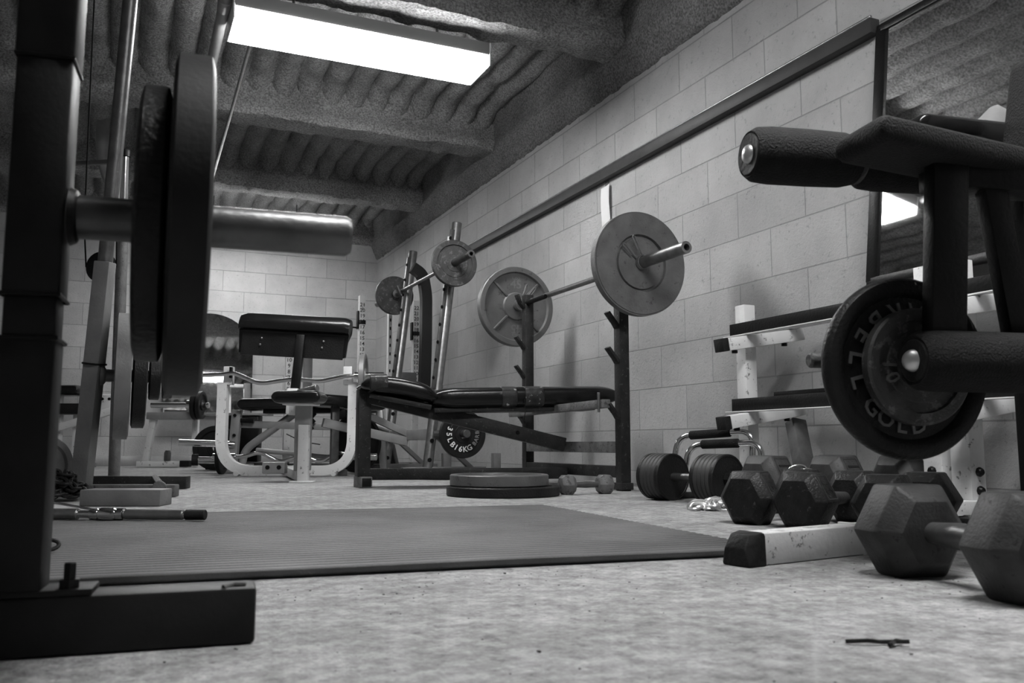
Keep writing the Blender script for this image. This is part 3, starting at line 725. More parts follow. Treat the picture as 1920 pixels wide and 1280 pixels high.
plate('grey deep-dish iron plate with crossed ribs on the far end of the bench press barbell', (2.0, 4.415, BZ-.002), (0, -1, 0), .2255, .044, 'dish', 'iron_grey', .0255, 'big plates on the bench press barbell', spokes=4,
      texts=[dict(line='45', size=.07, at=(0, .125), z=.0055), dict(line='LBS', size=.035, at=(0, .165), z=.0055), dict(line='45', size=.07, at=(0, -.125), z=.0055, rot=PI), dict(line='LBS', size=.035, at=(0, -.165), z=.0055, rot=PI)], lm='greyp')  # letters greyer than the plate: shadows of the relief put into colour
spring_collar('wire spring collar clipped in front of the rusty flat barbell plate', (2.0, 3.112, BZ), (0, -1, 0), .028, math.radians(128))
spring_collar('wire spring collar by the ribbed far plate of the bench press barbell', (2.0, 4.325, BZ), (0, -1, 0), .018, math.radians(62))

# ------------------------------------------------------------------ incline rack with tubular posts
def S_(y, z): return V(1.783+.116*z, y, z)
RY, LY = 5.30, 6.25
t = thing('incline_bench_rack', 'silver tubular incline bench rack leaning back near the far corner', 'bench rack', (1.8, 5.8, 0))
for y in (RY, LY):
    part('post', MB().lathe([(0, 0), (.033, 0), (.033, 1.66), (.031, 1.665), (0, 1.665)], S_(y, .0), S_(y, 1)-S_(y, 0), 24), 'steel', t)
    st = part('hole_strip', MB().beam(S_(y, .55)+V(-.03, -.018, 0), S_(y, 1.60)+V(-.03, -.018, 0), .03, .02, .002, up=(0, 1, 0)), 'dsteel', t)
    for k in range(9): c = S_(y, .62+k*.115)+V(-.042, -.03, 0); part('hole', MB().cyl(c, c+V(-.004, -.002, 0), .012, 10), 'black', st)
    for z in (.1, .22, .42): c = S_(y, z)+V(-.005, -.031, 0); part('bolt', MB().cyl(c, c+V(0, -.01, 0), .014, 8), 'black', t)
    q = MB(); c = S_(y, 1.33); q.beam(c+V(-.02, 0, -.05), c+V(-.06, 0, -.015), .05, .012, .002, up=(1, 0, 0)); q.beam(c+V(-.06, 0, -.018), c+V(-.085, 0, .05), .05, .012, .002, up=(1, 0, 0)); part('bar_cradle', q, 'dsteel', t)
part('tape_scrap', MB().beam(S_(RY, 1.42)+V(-.048, -.02, 0), S_(RY, 1.55)+V(-.05, -.02, 0), .02, .003, .0005, up=(0, 1, 0)), 'paper', t, 'torn pale tape scrap')
part('crossbar', MB().beam(S_(RY, .26), S_(LY, .26), .05, .07, .004), 'greyl', t)
part('crossbar', MB().beam(S_(RY, .55)+V(.05, 0, 0), S_(LY, .55)+V(.05, 0, 0), .05, .05, .004), 'greyp', t)
for y in (RY, LY):
    part('brace', MB().beam(S_(y, .28), V(2.10, y, .03), .04, .03, .003), 'greyp', t)
    part('base_bar', MB().beam((1.62, y, .03), (2.18, y, .03), .05, .05, .003), 'greyp', t)
part('seat_beam', MB().beam((1.22, 5.775, .34), (1.80, 5.775, .215), .055, .06, .004), 'greyl', t)
part('seat_strut', MB().beam((1.36, 5.775, .46), (1.80, 5.775, .27), .045, .045, .004), 'greyl', t)
part('seat_post', MB().beam((1.30, 5.775, .02), (1.30, 5.775, .46), .05, .05, .003, up=(1, 0, 0)), 'dsteel', t)
part('seat', pad((1.10, 5.775, .49), (1.62, 5.775, .46), .3, .08, (0, 1, 0)), 'vinyl', t)
part('front_foot', MB().beam((1.30, 5.5, .02), (1.30, 6.05, .02), .05, .04, .003), 'greyp', t)
bp_ = bez([(1.86, 5.9, 1.455), (1.935, 5.9, 1.41), (1.966, 5.9, 1.27), (1.966, 5.9, .85), (1.955, 5.9, .48)], 10, .11)
q = MB(); q.tube(bp_, .01, sq=(.075, .062), up=(0, 1, 0)); part('backrest', q, 'vinyl', t, ang=50)
c = S_(RY, .255)+V(.08, -.03, 0)
part('storage_peg', MB().cyl(S_(RY, .262)+V(.0, -.02, 0), S_(RY, .262)+V(.10, -.02, .0), .024, 16), 'dsteel', t)
part('storage_peg', MB().cyl((1.928, 5.30, .262), (1.935, 4.99, .262), .024, 20), 'dsteel', t)
for x, y in ((1.925, 5.33), (2.272, 5.33)): part('stub_post', MB().box((x, y, .07), (.052, .05, .14), .003), 'greyp', t)
part('stub_rail', MB().box((2.10, 5.34, .02), (.38, .05, .04), .003), 'greyp', t)
plate('dark plate with white raised numerals on the rack storage peg below the bench', (1.932, 5.06, .2595), (0, -1, 0), .148, .038, 'lip', 'iron_dark', .027, texts=[
    dict(arc='35LB', R=.094, size=.048, a=math.radians(160), step=math.radians(21), z=.0125, m='letter'),
    dict(arc='16KG', R=.094, size=.048, a=math.radians(240), step=math.radians(19), z=.0125, m='letter'),
    dict(arc='BARBELL', R=.094, size=.036, a=math.radians(-38), step=math.radians(15), z=.0125, m='castletter')])
IX, IZ = 1.865, 1.345
IX = S_(5.5, 1.345).x-.045
barbell('barbell racked on the tubular incline rack near the far corner', IX, IZ, 4.83, 6.95, 5.17, 6.42, .0135, .023, 'dsteel')
plate('dark small plate with rings on the near end of the incline rack barbell', (IX, 5.13, IZ-.0035), (0, -1, 0), .150, .035, 'lip', 'iron', .0265, 'small plates on the incline rack barbell')
plate('worn plain small plate on the far end of the incline rack barbell', (IX, 6.46, IZ-.0035), (0, -1, 0), .150, .035, 'flat', 'iron', .0265, 'small plates on the incline rack barbell')

# ------------------------------------------------------------------ white numbered rack uprights in the far corner
t = thing('numbered_rack', 'white squat rack with black numbered uprights in the far right corner', 'squat rack', (1.8, 7.3, 0))
def upright(x, y, ztop, nums, zt, dz, face):
    u = part('upright', MB().box((x, y, ztop/2), (.05, .05, ztop), .002), 'white', t)
    for i, s in enumerate(nums):
        z = zt-i*dz
        X = Matrix.Translation((x, y-.0255, z)) @ Matrix.Rotation(PI/2, 4, 'X') if face == 'y' else Matrix.Translation((x-.0255, y, z)) @ Matrix.Rotation(-PI/2, 4, 'Z') @ Matrix.Rotation(PI/2, 4, 'X')
        part('numeral', MB().text(s, .044, X, .0008), 'digit', u)
        q = MB(); c = V(x-.0255, y, z-dz/2) if face == 'y' else V(x, y-.0255, z-dz/2)
    return u
upright(1.79, 7.05, 1.425, [str(k) for k in range(21, 3, -1)], 1.345, .0465, 'y')
upright(2.235, 6.98, 1.40, [str(k) for k in range(22, 5, -1)], 1.335, .046, 'y')
upright(1.205, 7.05, 1.2, [str(k) for k in range(12, 0, -1)], .955, .0465, 'y')
part('upright', MB().box((1.385, 7.2, .6), (.07, .05, 1.2), .002), 'greyp', t)
u = part('upright', MB().box((2.05, 7.12, .8), (.03, .05, 1.6), .002), 'white', t)
for k in range(14): part('hole', MB().box((2.05, 7.093, .45+k*.072), (.011, .004, .026), .001), 'black', u)
for y in (7.05, 7.2): part('base_rail', MB().box((1.72, y, .025), (1.1, .05, .05), .003), 'greyl', t)
part('base_rail', MB().box((2.235, 7.1, .025), (.05, .35, .05), .003), 'greyl', t)
part('top_tie', MB().box((1.30, 7.12, 1.19), (.24, .04, .04), .003), 'white', t)
for x, y, z in ((1.79, 7.05, 1.20), (2.235, 6.98, 1.12)):
    part('band', MB().box((x, y, z), (.058, .058, .035), .003), 'black', t)
    part('hook', MB().box((x-.034, y, z+.02), (.012, .05, .15), .002), 'black', t)
part('safety_rod', MB().cyl((1.60, 7.05, 1.16), (1.76, 7.05, 1.155), .007, 10), 'black', t)
part('shelf_block', MB().box((2.13, 6.90, .735), (.17, .06, .1), .003), 'greyp', t)

# ------------------------------------------------------------------ white preacher curl bench
t = thing('preacher_bench', 'white framed preacher curl bench with slanted black arm pad and small seat', 'preacher bench', cf(-1.2, 5.0, 0))
u_pts = [(-1.825, .60), (-1.825, .33), (-1.80, .18), (-1.69, .055), (-1.55, .03), (-1.26, .03), (-1.12, .055), (-1.01, .18), (-1.00, .33), (-1.00, .595)]
A_ = bez([cf(-1.822, 5.5, .585), cf(-1.822, 5.5, .035), cf(-1.405, 5.5, .035), cf(-1.0, 5.5, .035), cf(-1.0, 5.5, .585)], 12, .27)
part('u_frame', MB().tube(A_, .03, sq=(.060, .058), up=cf(0, 1, 0)), 'white', t, ang=50)
for r_ in (-1.715, -1.11): part('rubber_foot', MB().cyl(cf(r_, 5.47, .018), cf(r_, 5.53, .018), .018, 14), 'white', t)
for r_ in (-1.79, -1.035):
    q = MB().beam(cf(r_, 5.5, .57), cf(r_, 5.5, .685), .055, .055, .003, up=cf(0, 1, 0)); part('bar_cradle', q, 'white', t)
part('cradle_lip', MB().beam(cf(-1.765, 5.46, .61), cf(-1.765, 5.46, .68), .015, .03, .002, up=cf(0, 1, 0)), 'black', t)
part('front_post', MB().beam(cf(-1.095, 4.62, .003), cf(-1.095, 4.62, .30), .054, .05, .003, up=cf(0, 1, 0)), 'white', t)
part('foot_flange', MB().box((0, 0, 0), (.12, .09, .008), .002, Matrix.Translation(cf(-1.095, 4.61, .004)) @ Matrix.Rotation(-YAW, 4, 'Z')), 'white', t)
part('inner_post', MB().beam(cf(-1.11, 4.66, .06), cf(-1.11, 4.66, .415), .085, .045, .004, up=cf(0, 1, 0)), 'greyl', t)
part('frame_bracket', MB().box((0, 0, 0), (.12, .06, .06), .006, Matrix.Translation(cf(-1.25, 4.64, .075)) @ Matrix.Rotation(-YAW, 4, 'Z')), 'greyl', t)
for r_ in (-1.28, -1.22): part('bolt', MB().cyl(cf(r_, 4.612, .078), cf(r_, 4.602, .078), .012, 8), 'black', t)
part('spine', MB().beam(cf(-1.12, 4.65, .035), cf(-1.40, 5.5, .035), .05, .05, .003), 'white', t)
part('seat', pad(cf(-1.232, 4.55, .440), cf(-.982, 4.55, .440), .20, .066, cf(0, 1, 0)), 'vinyl', t)
part('seat_plate', MB().box((0, 0, 0), (.16, .16, .012), .002, Matrix.Translation(cf(-1.11, 4.6, .407)) @ Matrix.Rotation(-YAW, 4, 'Z')), 'white', t)
part('pad_post', MB().beam(cf(-1.195, 4.78, .44), cf(-1.172, 4.815, .80), .045, .045, .003, up=cf(0, 1, 0)), 'black', t)
part('post_sleeve', MB().beam(cf(-1.20, 4.77, .36), cf(-1.196, 4.775, .50), .058, .058, .003, up=cf(0, 1, 0)), 'white', t)
part('post_support', MB().beam(cf(-1.20, 4.77, .38), cf(-1.12, 4.66, .38), .05, .05, .003), 'white', t)
part('adjust_knob', MB().cyl(cf(-1.16, 4.74, .475), cf(-1.05, 4.70, .500), .02, 16), 'steel', t)
# arm pad: leaning slab with a fat rounded top roll
ra = math.radians(-3.2)
def ap(r_, d_, z_): return cf(-1.212+r_*math.cos(ra)+.10*(z_-.05), 4.85+d_, .797+r_*math.sin(ra)+z_)
q = MB(); vs = []; fs = []; n = 20
sec = [(-.015, -.115), (-.03, .02)]+[(.0+.062*math.cos(a_)-.0, .055+.066*math.sin(a_)) for a_ in [PI*1.12-PI*1.2*k/14 for k in range(15)]]+[(.02, -.02), (.012, -.115)]
for i in range(n+1):
    s_ = -1+2*i/n; e = (1-abs(s_)**14)**.5 if abs(s_) < 1 else .0
    e = .9+.1*e; cz = .0
    for a_, b_ in sec: vs.append(ap(s_*.298*(1+.03*(b_ > .0)), a_*e, cz+(b_-cz)*e))
k = len(sec)
for i in range(n):
    for j in range(k): fs.append([i*k+j, i*k+(j+1) % k, (i+1)*k+(j+1) % k, (i+1)*k+j])
fs += [list(range(k))[::-1], list(range(n*k, n*k+k))]
q.add(vs, fs); apad = part('arm_pad', q, 'vinyl', t, ang=50)
part('pad_board', MB().add([ap(*v) for v in ((-.285, -.022, -.118), (.285, -.022, -.118), (.285, -.034, .005), (-.285, -.034, .005), (-.285, -.012, -.118), (.285, -.012, -.118), (.285, -.026, .005), (-.285, -.026, .005))], [[0, 1, 2, 3], [7, 6, 5, 4], [0, 4, 5, 1], [1, 5, 6, 2], [2, 6, 7, 3], [3, 7, 4, 0]]), 'iron_dark', apad)
for r_ in (-.175, .17):
    for z_ in (-.022, -.058): part('bolt', MB().sphere(ap(r_-.006*(z_ < -.03), -.031+(.0 if z_ > -.03 else .004), z_), .0075, n=10), 'steel', apad)

def ezbar(label, pts, rad, ends, group=None):
    t = thing('curl_bar', label, 'curl bar', pts[0])
    part('shaft', MB().tube(bez(pts, 5, .05), rad, 12), 'chrome', t)
    for a_, b_ in ends: part('sleeve', MB().cyl(a_, b_, rad*1.75, 16), 'chrome', t)
    return t
zc = .632
ezbar('chrome zigzag curl bar resting on the cradles of the white preacher bench', [cf(-2.05, 5.44, zc-.01), cf(-1.80, 5.44, zc), cf(-1.74, 5.44, zc+.01), cf(-1.58, 5.44, zc-.06), cf(-1.42, 5.44, zc-.035), cf(-1.35, 5.44, zc-.03), cf(-1.2, 5.44, zc-.045), cf(-1.05, 5.44, zc-.01), cf(-.93, 5.44, zc-.01)], .0135, [(cf(-.985, 5.44, zc-.01), cf(-.80, 5.44, zc-.01)), (cf(-1.95, 5.44, zc-.01), cf(-2.15, 5.44, zc-.01))])
dr = cf(1, 0, 0); dr = (dr-V(0, 0, 0)).normalized(); dr.z = 0
plate('pale grey plate on the right end of the chrome curl bar by the preacher bench', cf(-.93, 5.44, zc-.012), cf(1, .05, 0), .142, .035, 'std', 'iron_pale', .0265, 'plates on curl bars')
zc = .115
ezbar('chrome zigzag curl bar lying low behind the preacher bench frame', [cf(-1.88, 5.85, zc), cf(-1.78, 5.85, zc), cf(-1.68, 5.85, zc+.035), cf(-1.54, 5.85, zc-.04), cf(-1.42, 5.85, zc+.005), cf(-1.37, 5.85, zc+.005), cf(-1.28, 5.85, zc-.04), cf(-1.15, 5.85, zc+.035), cf(-1.05, 5.85, zc)], .0135, [(cf(-1.07, 5.85, zc), cf(-.90, 5.85, zc)), (cf(-1.84, 5.85, zc), cf(-1.99, 5.85, zc))])
plate('black plate on the left end of the low chrome curl bar', cf(-1.93, 5.85, zc-.002), cf(1, 0, 0), .113, .03, 'std', 'iron_dark', .0265, 'plates on curl bars')
plate('black plate on the right end of the low chrome curl bar', cf(-1.0, 5.85, zc-.002), cf(1, -.12, 0), .113, .03, 'dish', 'iron_dark', .0265, 'plates on curl bars')

# ------------------------------------------------------------------ tubular flat bench behind it
t = thing('tubular_bench', 'grey tubular flat bench with black pads behind the white preacher bench', 'bench', cf(-1.4, 6.3, 0))
part('pad', pad(cf(-1.93, 6.25, .478), cf(-1.18, 6.25, .492), .28, .085, cf(0, 1, 0)), 'vinyl', t)
part('pad', pad(cf(-1.15, 6.27, .492), cf(-.95, 6.33, .492), .28, .085, cf(0, 1, 0)), 'vinyl', t)
part('pad_board', MB().beam(cf(-1.76, 6.25, .428), cf(-.97, 6.30, .438), .2, .03, .003), 'black', t)
up_ = part('upright', MB().beam(cf(-1.97, 6.2, .03), cf(-1.95, 6.2, .44), .062, .055, .004, up=cf(0, 1, 0)), 'greyl', t)
for z in (.26, .40): part('bolt', MB().cyl(cf(-1.955, 6.17, z), cf(-1.955, 6.16, z), .012, 8), 'black', up_)
part('pull_pin', MB().cyl(cf(-1.93, 6.2, .365), cf(-1.83, 6.2, .36), .016, 12), 'black', t)
part('rail', MB().beam(cf(-1.95, 6.25, .34), cf(-1.25, 6.25, .32), .05, .05, .004), 'greyl', t)
part('brace', MB().tube(bez([cf(-1.92, 6.25, .04), cf(-1.90, 6.25, .16), cf(-1.52, 6.25, .44)], 8, .12), .027, 14), 'greyl', t)
part('brace', MB().cyl(cf(-1.23, 6.25, .42), cf(-.88, 6.30, .30), .024, 14), 'greyl', t)
part('rail', MB().cyl(cf(-1.82, 6.25, .155), cf(-1.20, 6.25, .10), .018, 12), 'greyl', t)
part('pivot_block', MB().box((0, 0, 0), (.10, .08, .10), .01, Matrix.Translation(cf(-1.22, 6.2, .42)) @ Matrix.Rotation(-YAW, 4, 'Z')), 'black', t)
q = MB(); poly = [(-.03, .10), (.05, .10), (.035, .07), (.055, .05), (.03, .02), (.05, 0), (.02, -.03), (.04, -.05), (.005, -.08), (-.035, -.14), (-.05, -.13)]
q.prism(poly, .012, Matrix.Translation(cf(-1.44, 6.2, .36)) @ Matrix.Rotation(-YAW, 4, 'Z') @ Matrix.Rotation(PI/2, 4, 'X')); part('ratchet_plate', q, 'black', t)
part('foot_bar', MB().beam(cf(-1.93, 6.0, .03), cf(-1.93, 6.5, .03), .05, .05, .004), 'greyl', t)
part('leg', MB().beam(cf(-.92, 6.33, 0), cf(-.96, 6.33, .44), .05, .05, .004, up=cf(0, 1, 0)), 'greyl', t)
part('chrome_peg', MB().cyl(cf(-1.95, 6.18, .195), cf(-2.31, 6.08, .21), .024, 16), 'chrome', t)
part('chrome_peg', MB().cyl(cf(-1.95, 6.14, .085), cf(-2.18, 6.08, .09), .024, 16), 'chrome', t)
part('peg_plug', MB().cyl(cf(-2.17, 6.08, .09), cf(-2.21, 6.07, .091), .04, 16), 'rubber', t)
part('hub', MB().lathe([(.022, 0), (.05, 0), (.05, .02), (.022, .02)], cf(-1.475, 6.16, .215), cf(0, -1, 0), 20), 'steel', t)
for k in range(3):
    a_ = math.radians(150+k*100); part('hub_spoke', MB().cyl(cf(-1.475, 6.165, .215), cf(-1.475+.13*math.cos(a_), 6.165, .215+.11*math.sin(a_)), .004, 6), 'black', t)
plate('big black plate leaning upright behind the bench press leg', cf(-1.08, 6.12, .207), cf(.75, -.66, .0), .205, .04, 'dish', 'iron_dark', .0265, 'black plates stored upright')
# plate rack with two chrome pegs
t = thing('storage_cabinet', 'low black storage cabinet with a pale top tray near the back wall', 'cabinet', cf(-2.0, 6.2, 0))
part('cabinet', MB().box((0, 0, 0), (.34, .12, .36), .006, Matrix.Translation(cf(-2.16, 6.92, .24)) @ Matrix.Rotation(-YAW, 4, 'Z')), 'black', t)
part('base', MB().box((0, 0, 0), (.36, .3, .05), .004, Matrix.Translation(cf(-2.16, 6.86, .03)) @ Matrix.Rotation(-YAW, 4, 'Z')), 'iron_dark', t)
part('top_tray', MB().box((0, 0, 0), (.5, .16, .02), .003, Matrix.Translation(cf(-2.16, 6.92, .432)) @ Matrix.Rotation(-YAW, 4, 'Z')), 'greyl', t)
plate('black plate standing on edge in front of the low black cabinet', cf(-2.24, 6.64, .170), cf(.15, -1, 0), .168, .032, 'std', 'iron_dark', .0265, 'black plates stored upright')
t = thing('black_step_box', 'dark grey wedge-shaped box on the floor behind the preacher bench', 'box', cf(-1.0, 6.9, 0))
part('shell', MB().prism([(-.11, 0), (.13, 0), (.085, .2), (-.10, .2)], .2, Matrix.Translation(cf(-1.02, 6.9, 0)) @ Matrix.Rotation(-YAW, 4, 'Z') @ Matrix.Rotation(PI/2, 4, 'X'), .006), 'iron_dark', t)
# ------------------------------------------------------------------ white dumbbell rack along the wall
t = thing('dumbbell_rack', 'empty white dumbbell rack with two dark-railed shelves against the block wall', 'rack', (2.15, 1.9, 0))
RX = 2.12
po = part('post', MB().box((RX, 2.595, .365), (.05, .055, .70), .003), 'white', t)
for y in (1.775, 1.685):
    p_ = part('post', MB().box((RX, y, .38), (.058, .062, .66), .003), 'whitechip', t)
    for z in (.075, .125): c = V(RX-.03 if y > 1.7 else RX+.0, y-(0 if y > 1.7 else .032), z); part('bolt', MB().lathe([(0, 0), (.013, 0), (.013, .006), (.008, .012), (0, .012)], c, (-1, 0, 0) if y > 1.7 else (0, -1, 0), 8), 'black', p_)
part('base', MB().box((2.18, 1.73, .025), (.36, .19, .05), .004), 'whitechip', t)
part('base', MB().box((2.18, 2.595, .012), (.36, .07, .024), .004), 'white', t)
for zf, zr in ((.556, .612), (.276, .332)):
    for y in (2.545, 1.84, 1.61, .72):
        a_ = V(1.985, y, zf); b_ = V(2.335, y, zr)
        br = part('bracket', MB().beam(a_, b_, .05, .046, .003), 'white', t)
        d = (a_-b_).normalized(); part('end_plug', MB().beam(a_+d*.001, a_+d*.03, .052, .048, .003), 'rubber', br)
        for s_ in (.12, .78): c = a_.lerp(b_, s_)+V(0, 0, -.024); part('bolt', MB().cyl(c, c+V(0, 0, -.012), .011, 8), 'black', br)
    sl = (zr-zf)/.35
    for x in (2.085, 2.285):
        zz = zf+sl*(x-1.985)+.024
        rl = part('rail', MB().box((x, 1.56, zz+.025), (.006, 2.16, .05), .001), 'black', t)
        part('rail_lip', MB().box((x-.012, 1.56, zz+.001), (.03, 2.18, .004), .001), 'white', rl)
part('post', MB().box((RX, .72, .365), (.05, .055, .70), .003), 'white', t)
part('base', MB().box((2.18, .72, .025), (.36, .07, .05), .004), 'white', t)

# ------------------------------------------------------------------ dumbbells
def hexhead(L, R, ci=.27, co_=.22, si=.66, so=.72):
    """hexagonal head along x, flats top and bottom, inner end at +x"""
    secs = [(-L/2, so), (-L/2+co_*L, 1), (L/2-ci*L, 1), (L/2, si)]
    vs = []; fs = []
    for x, s in secs:
        for k in range(6): a = PI/3*k; vs.append((x, R*s*math.cos(a), R*s*math.sin(a)))
    for i in range(3):
        for k in range(6): fs.append([i*6+k, (i+1)*6+k, (i+1)*6+(k+1) % 6, i*6+(k+1) % 6])
    fs += [list(range(6)), list(range(18, 24))[::-1]]
    bm = bmesh.new(); bv = [bm.verts.new(v) for v in vs]
    for f in fs: bm.faces.new([bv[i] for i in f])
    bmesh.ops.recalc_face_normals(bm, faces=bm.faces[:])
    bmesh.ops.bevel(bm, geom=bm.edges[:], offset=R*.045, segments=2, profile=.5, affect='EDGES')
    return MB().frombm(bm)
def dumbbell(label, A, B, F, L, hr, m='hex', num=None, group=None, zoff=0., far=True):
    A = Vector((A[0], A[1], 0)); B = Vector((B[0], B[1], 0)); c = (A+B)/2; d = B-A; half = d.length/2; R = F/math.sqrt(3)
    t = thing('hex_dumbbell', label, 'dumbbell', (c.x, c.y, zoff), (0, 0, math.atan2(d.y, d.x)), group)
    for s in (-1, 1):
        q = MB(); X = Matrix.Translation((s*half, 0, F/2)) @ Matrix.Rotation(PI if s > 0 else 0, 4, 'Z'); h = hexhead(L, R); q.add(h.v, h.f, X)
        hd = part('head', q, m, t, local=True, ang=20)
        if num and s < 0:
            # numerals on the upper sloping facet that faces the front
            nn = V(0, -math.cos(PI/6), math.sin(PI/6)); rd_ = V(0, -math.sin(PI/6), -math.cos(PI/6)); cu_ = nn.cross(rd_)
            o_ = V(-half, 0, F/2)+nn*(F/2-.0004)
            X = Matrix(((rd_.x, cu_.x, nn.x, o_.x), (rd_.y, cu_.y, nn.y, o_.y), (rd_.z, cu_.z, nn.z, o_.z), (0, 0, 0, 1)))
            part('numeral', MB().text(num, F*.34, X, .0012), 'iron_dark', hd, local=True)
            fr_ = MB(); w_, h_ = R*.40, L*.20
            for p, q_ in (((-w_, -h_), (w_, -h_)), ((w_, -h_), (w_, h_)), ((w_, h_), (-w_, h_)), ((-w_, h_), (-w_, -h_))):
                fr_.beam(X @ V(p[0], p[1], .0004), X @ V(q_[0], q_[1], .0004), .0025, .0016, 0, up=nn)
            part('panel_rim', fr_, 'hexface', hd, local=True)
    n = 10; l = half-L/2
    part('handle', MB().lathe([(0, -l-.012), (hr*.9, -l-.012), (hr*.9, -l), (hr*1.0, -l*.5), (hr*1.12, 0), (hr*1.0, l*.5), (hr*.9, l), (hr*.9, l+.012), (0, l+.012)], (0, 0, F/2), (1, 0, 0), 24), 'dsteel', t, local=True)
    return t
dumbbell('largest cast hex dumbbell in the right foreground, pointing towards the front', cf(.614, 1.368, 0), cf(.662, 1.148, 0), .138, .105, .0175, 'hexface')
dumbbell('hex dumbbell on the floor left end of the front row beside the chain', (1.465, 1.79), (1.69, 1.86), .132, .095, .016, 'hex', '15', 'hex dumbbells in the front row')
dumbbell('hex dumbbell in the middle of the front row under the rack', (1.50, 1.637), (1.725, 1.705), .132, .10, .016, 'hex', '10', 'hex dumbbells in the front row')
dumbbell('hex dumbbell partly hidden behind the largest dumbbell, right end of the front row', (1.585, 1.47), (1.80, 1.55), .132, .10, .016, 'hex', None, 'hex dumbbells in the front row')
dumbbell('bigger hex dumbbell in the back row next to the rack post', (1.755, 2.065), (2.03, 2.075), .166, .12, .017, 'hexface', '10', 'hex dumbbells in the back row')
dumbbell('bigger hex dumbbell in the back row right of the leaning wood block', (1.885, 1.932), (2.15, 1.942), .166, .12, .017, 'hexface', '13', 'hex dumbbells in the back row')
dumbbell('small hex dumbbell lying beside the bench press foot', (1.637, 3.115), (1.80, 3.105), .076, .062, .012, 'benchlit')

# plate-loaded dumbbell with discs
d = V(.18, -.984, 0); c1 = V(1.788, 2.735, .0835); R_ = .083
t = thing('disc_dumbbell', 'heavy dumbbell built up from stacked dark discs beside the chain', 'dumbbell', (1.80, 2.6, 0))
def stack(c, n, th):
    for k in range(n):
        part('disc', MB().lathe([(.012, 0), (R_-.004, 0), (R_, .003), (R_, th-.004), (R_-.003, th-.001), (R_*.9, th-.001), (R_*.88, th-.003), (.02, th-.003), (.012, th-.001), (.012, 0)], c+d*(k*th), d, 48), 'disc' if 0 < k < n-1 else 'iron_dark', t, ang=30)
stack(c1, 6, .0182); c2 = c1+d*(.109+.150); stack(c2, 6, .0178)
part('handle', MB().cyl(c1+d*(-.012), c2+d*.12, .0145, 18), 'dsteel', t)
part('end_nut', MB().cyl(c2+d*.106, c2+d*.13, .028, 8), 'iron_dark', t)
part('end_nut', MB().cyl(c1+d*.0, c1-d*.02, .028, 8), 'iron_dark', t)

# push-up handles
def pushup(label, A, B, drop, lean):
    t = thing('pushup_bar', label, 'exercise handle', A)
    A = Vector(A); B = Vector(B); ln = Vector(lean); dd = (B-A).normalized()
    fa = A-dd*.06+ln; fb = B+dd*.06+ln; fa.z = fb.z = .012
    part('frame', MB().tube(bez([fa, A-dd*.05, B+dd*.05, fb], 8, .055), .011, 14), 'chrome', t)
    part('grip', MB().cyl(A+dd*.0, B-dd*.035, .0165, 20, bev=.004), 'foam', t)
    for f in (fa, fb): part('rubber_foot', MB().cyl(f-ln.normalized()*.07+V(0, 0, .0), f+ln.normalized()*.05, .0125, 12), 'rubber', t)
pushup('chrome push-up handle with black foam grip behind the disc dumbbell, the higher one', (1.965, 2.745, .232), (2.06, 2.57, .244), 0, (-.03, .0, 0))
pushup('chrome push-up handle with black foam grip behind the disc dumbbell, the lower one', (1.955, 2.66, .198), (2.04, 2.50, .204), 0, (-.03, .0, 0))
t = thing('chrome_handle', 'chrome stirrup handle standing between the front and back hex dumbbells', 'handle', cf(.81, 2.45, 0))
for k in (0, 1):
    f_ = lambda r_, z: cf(.80+r_+.012*k, 2.46-.03*k, z)
    part('loop', MB().tube(bez([f_(-.028, .004), f_(-.028, .140-.010*k), f_(.028, .140-.010*k), f_(.028, .004)], 8, .028), .0045, 10), 'chrome', t)

# silver chain pile
rnd = random.Random(11); c0 = V(1.665, 2.205, 0); path = []
for k in range(24):
    an = k*2.3; q_ = rnd.uniform(.1, 1)**.6; path.append(c0+cf(math.cos(an)*.092*q_, math.sin(an)*.06*q_, .0065+.036*(1-q_)*rnd.uniform(.6, 1)))
solo('chain_pile', chain(path, .046, .030, .0042, MB()), 'satin', 'small pile of silver chain on the floor beside the disc dumbbell', 'chain', c0)
# wood block
t = thing('wood_block', 'short dark length of timber leaning against the wall under the rack', 'wood block', (2.3, 2.45, 0))
part('timber', MB().beam((2.27, 2.455, .012), (2.325, 2.575, .285), .052, .06, .004, up=(-1, .1, .2)), 'wood', t)

# ------------------------------------------------------------------ plates lying on the floor
cp = cf(-.035, 3.462, 0)
plate('big dark iron plate lying flat on the floor under the grey plate', (cp.x, cp.y, .019), (0, 0, 1), .222, .037, 'dish', 'iron_dark', .0265, 'pair of plates lying on the floor', up=(0, 1, 0), name='floor_plate')
plate('grey iron plate lying flat on the big dark plate in front of the bench press', (cp.x-.012, cp.y+.01, .060), (0, 0, 1), .194, .044, 'dish', 'iron_grey', .0265, 'pair of plates lying on the floor', up=(0, 1, 0), name='floor_plate')
cp = cf(-.385, 5.07, 0)
plate('thin dark plate lying flat on the floor under the bench press beam', (cp.x, cp.y, .0125), (0, 0, 1), .175, .024, 'std', 'iron_dark', .0265, up=(0, 1, 0), name='floor_plate')

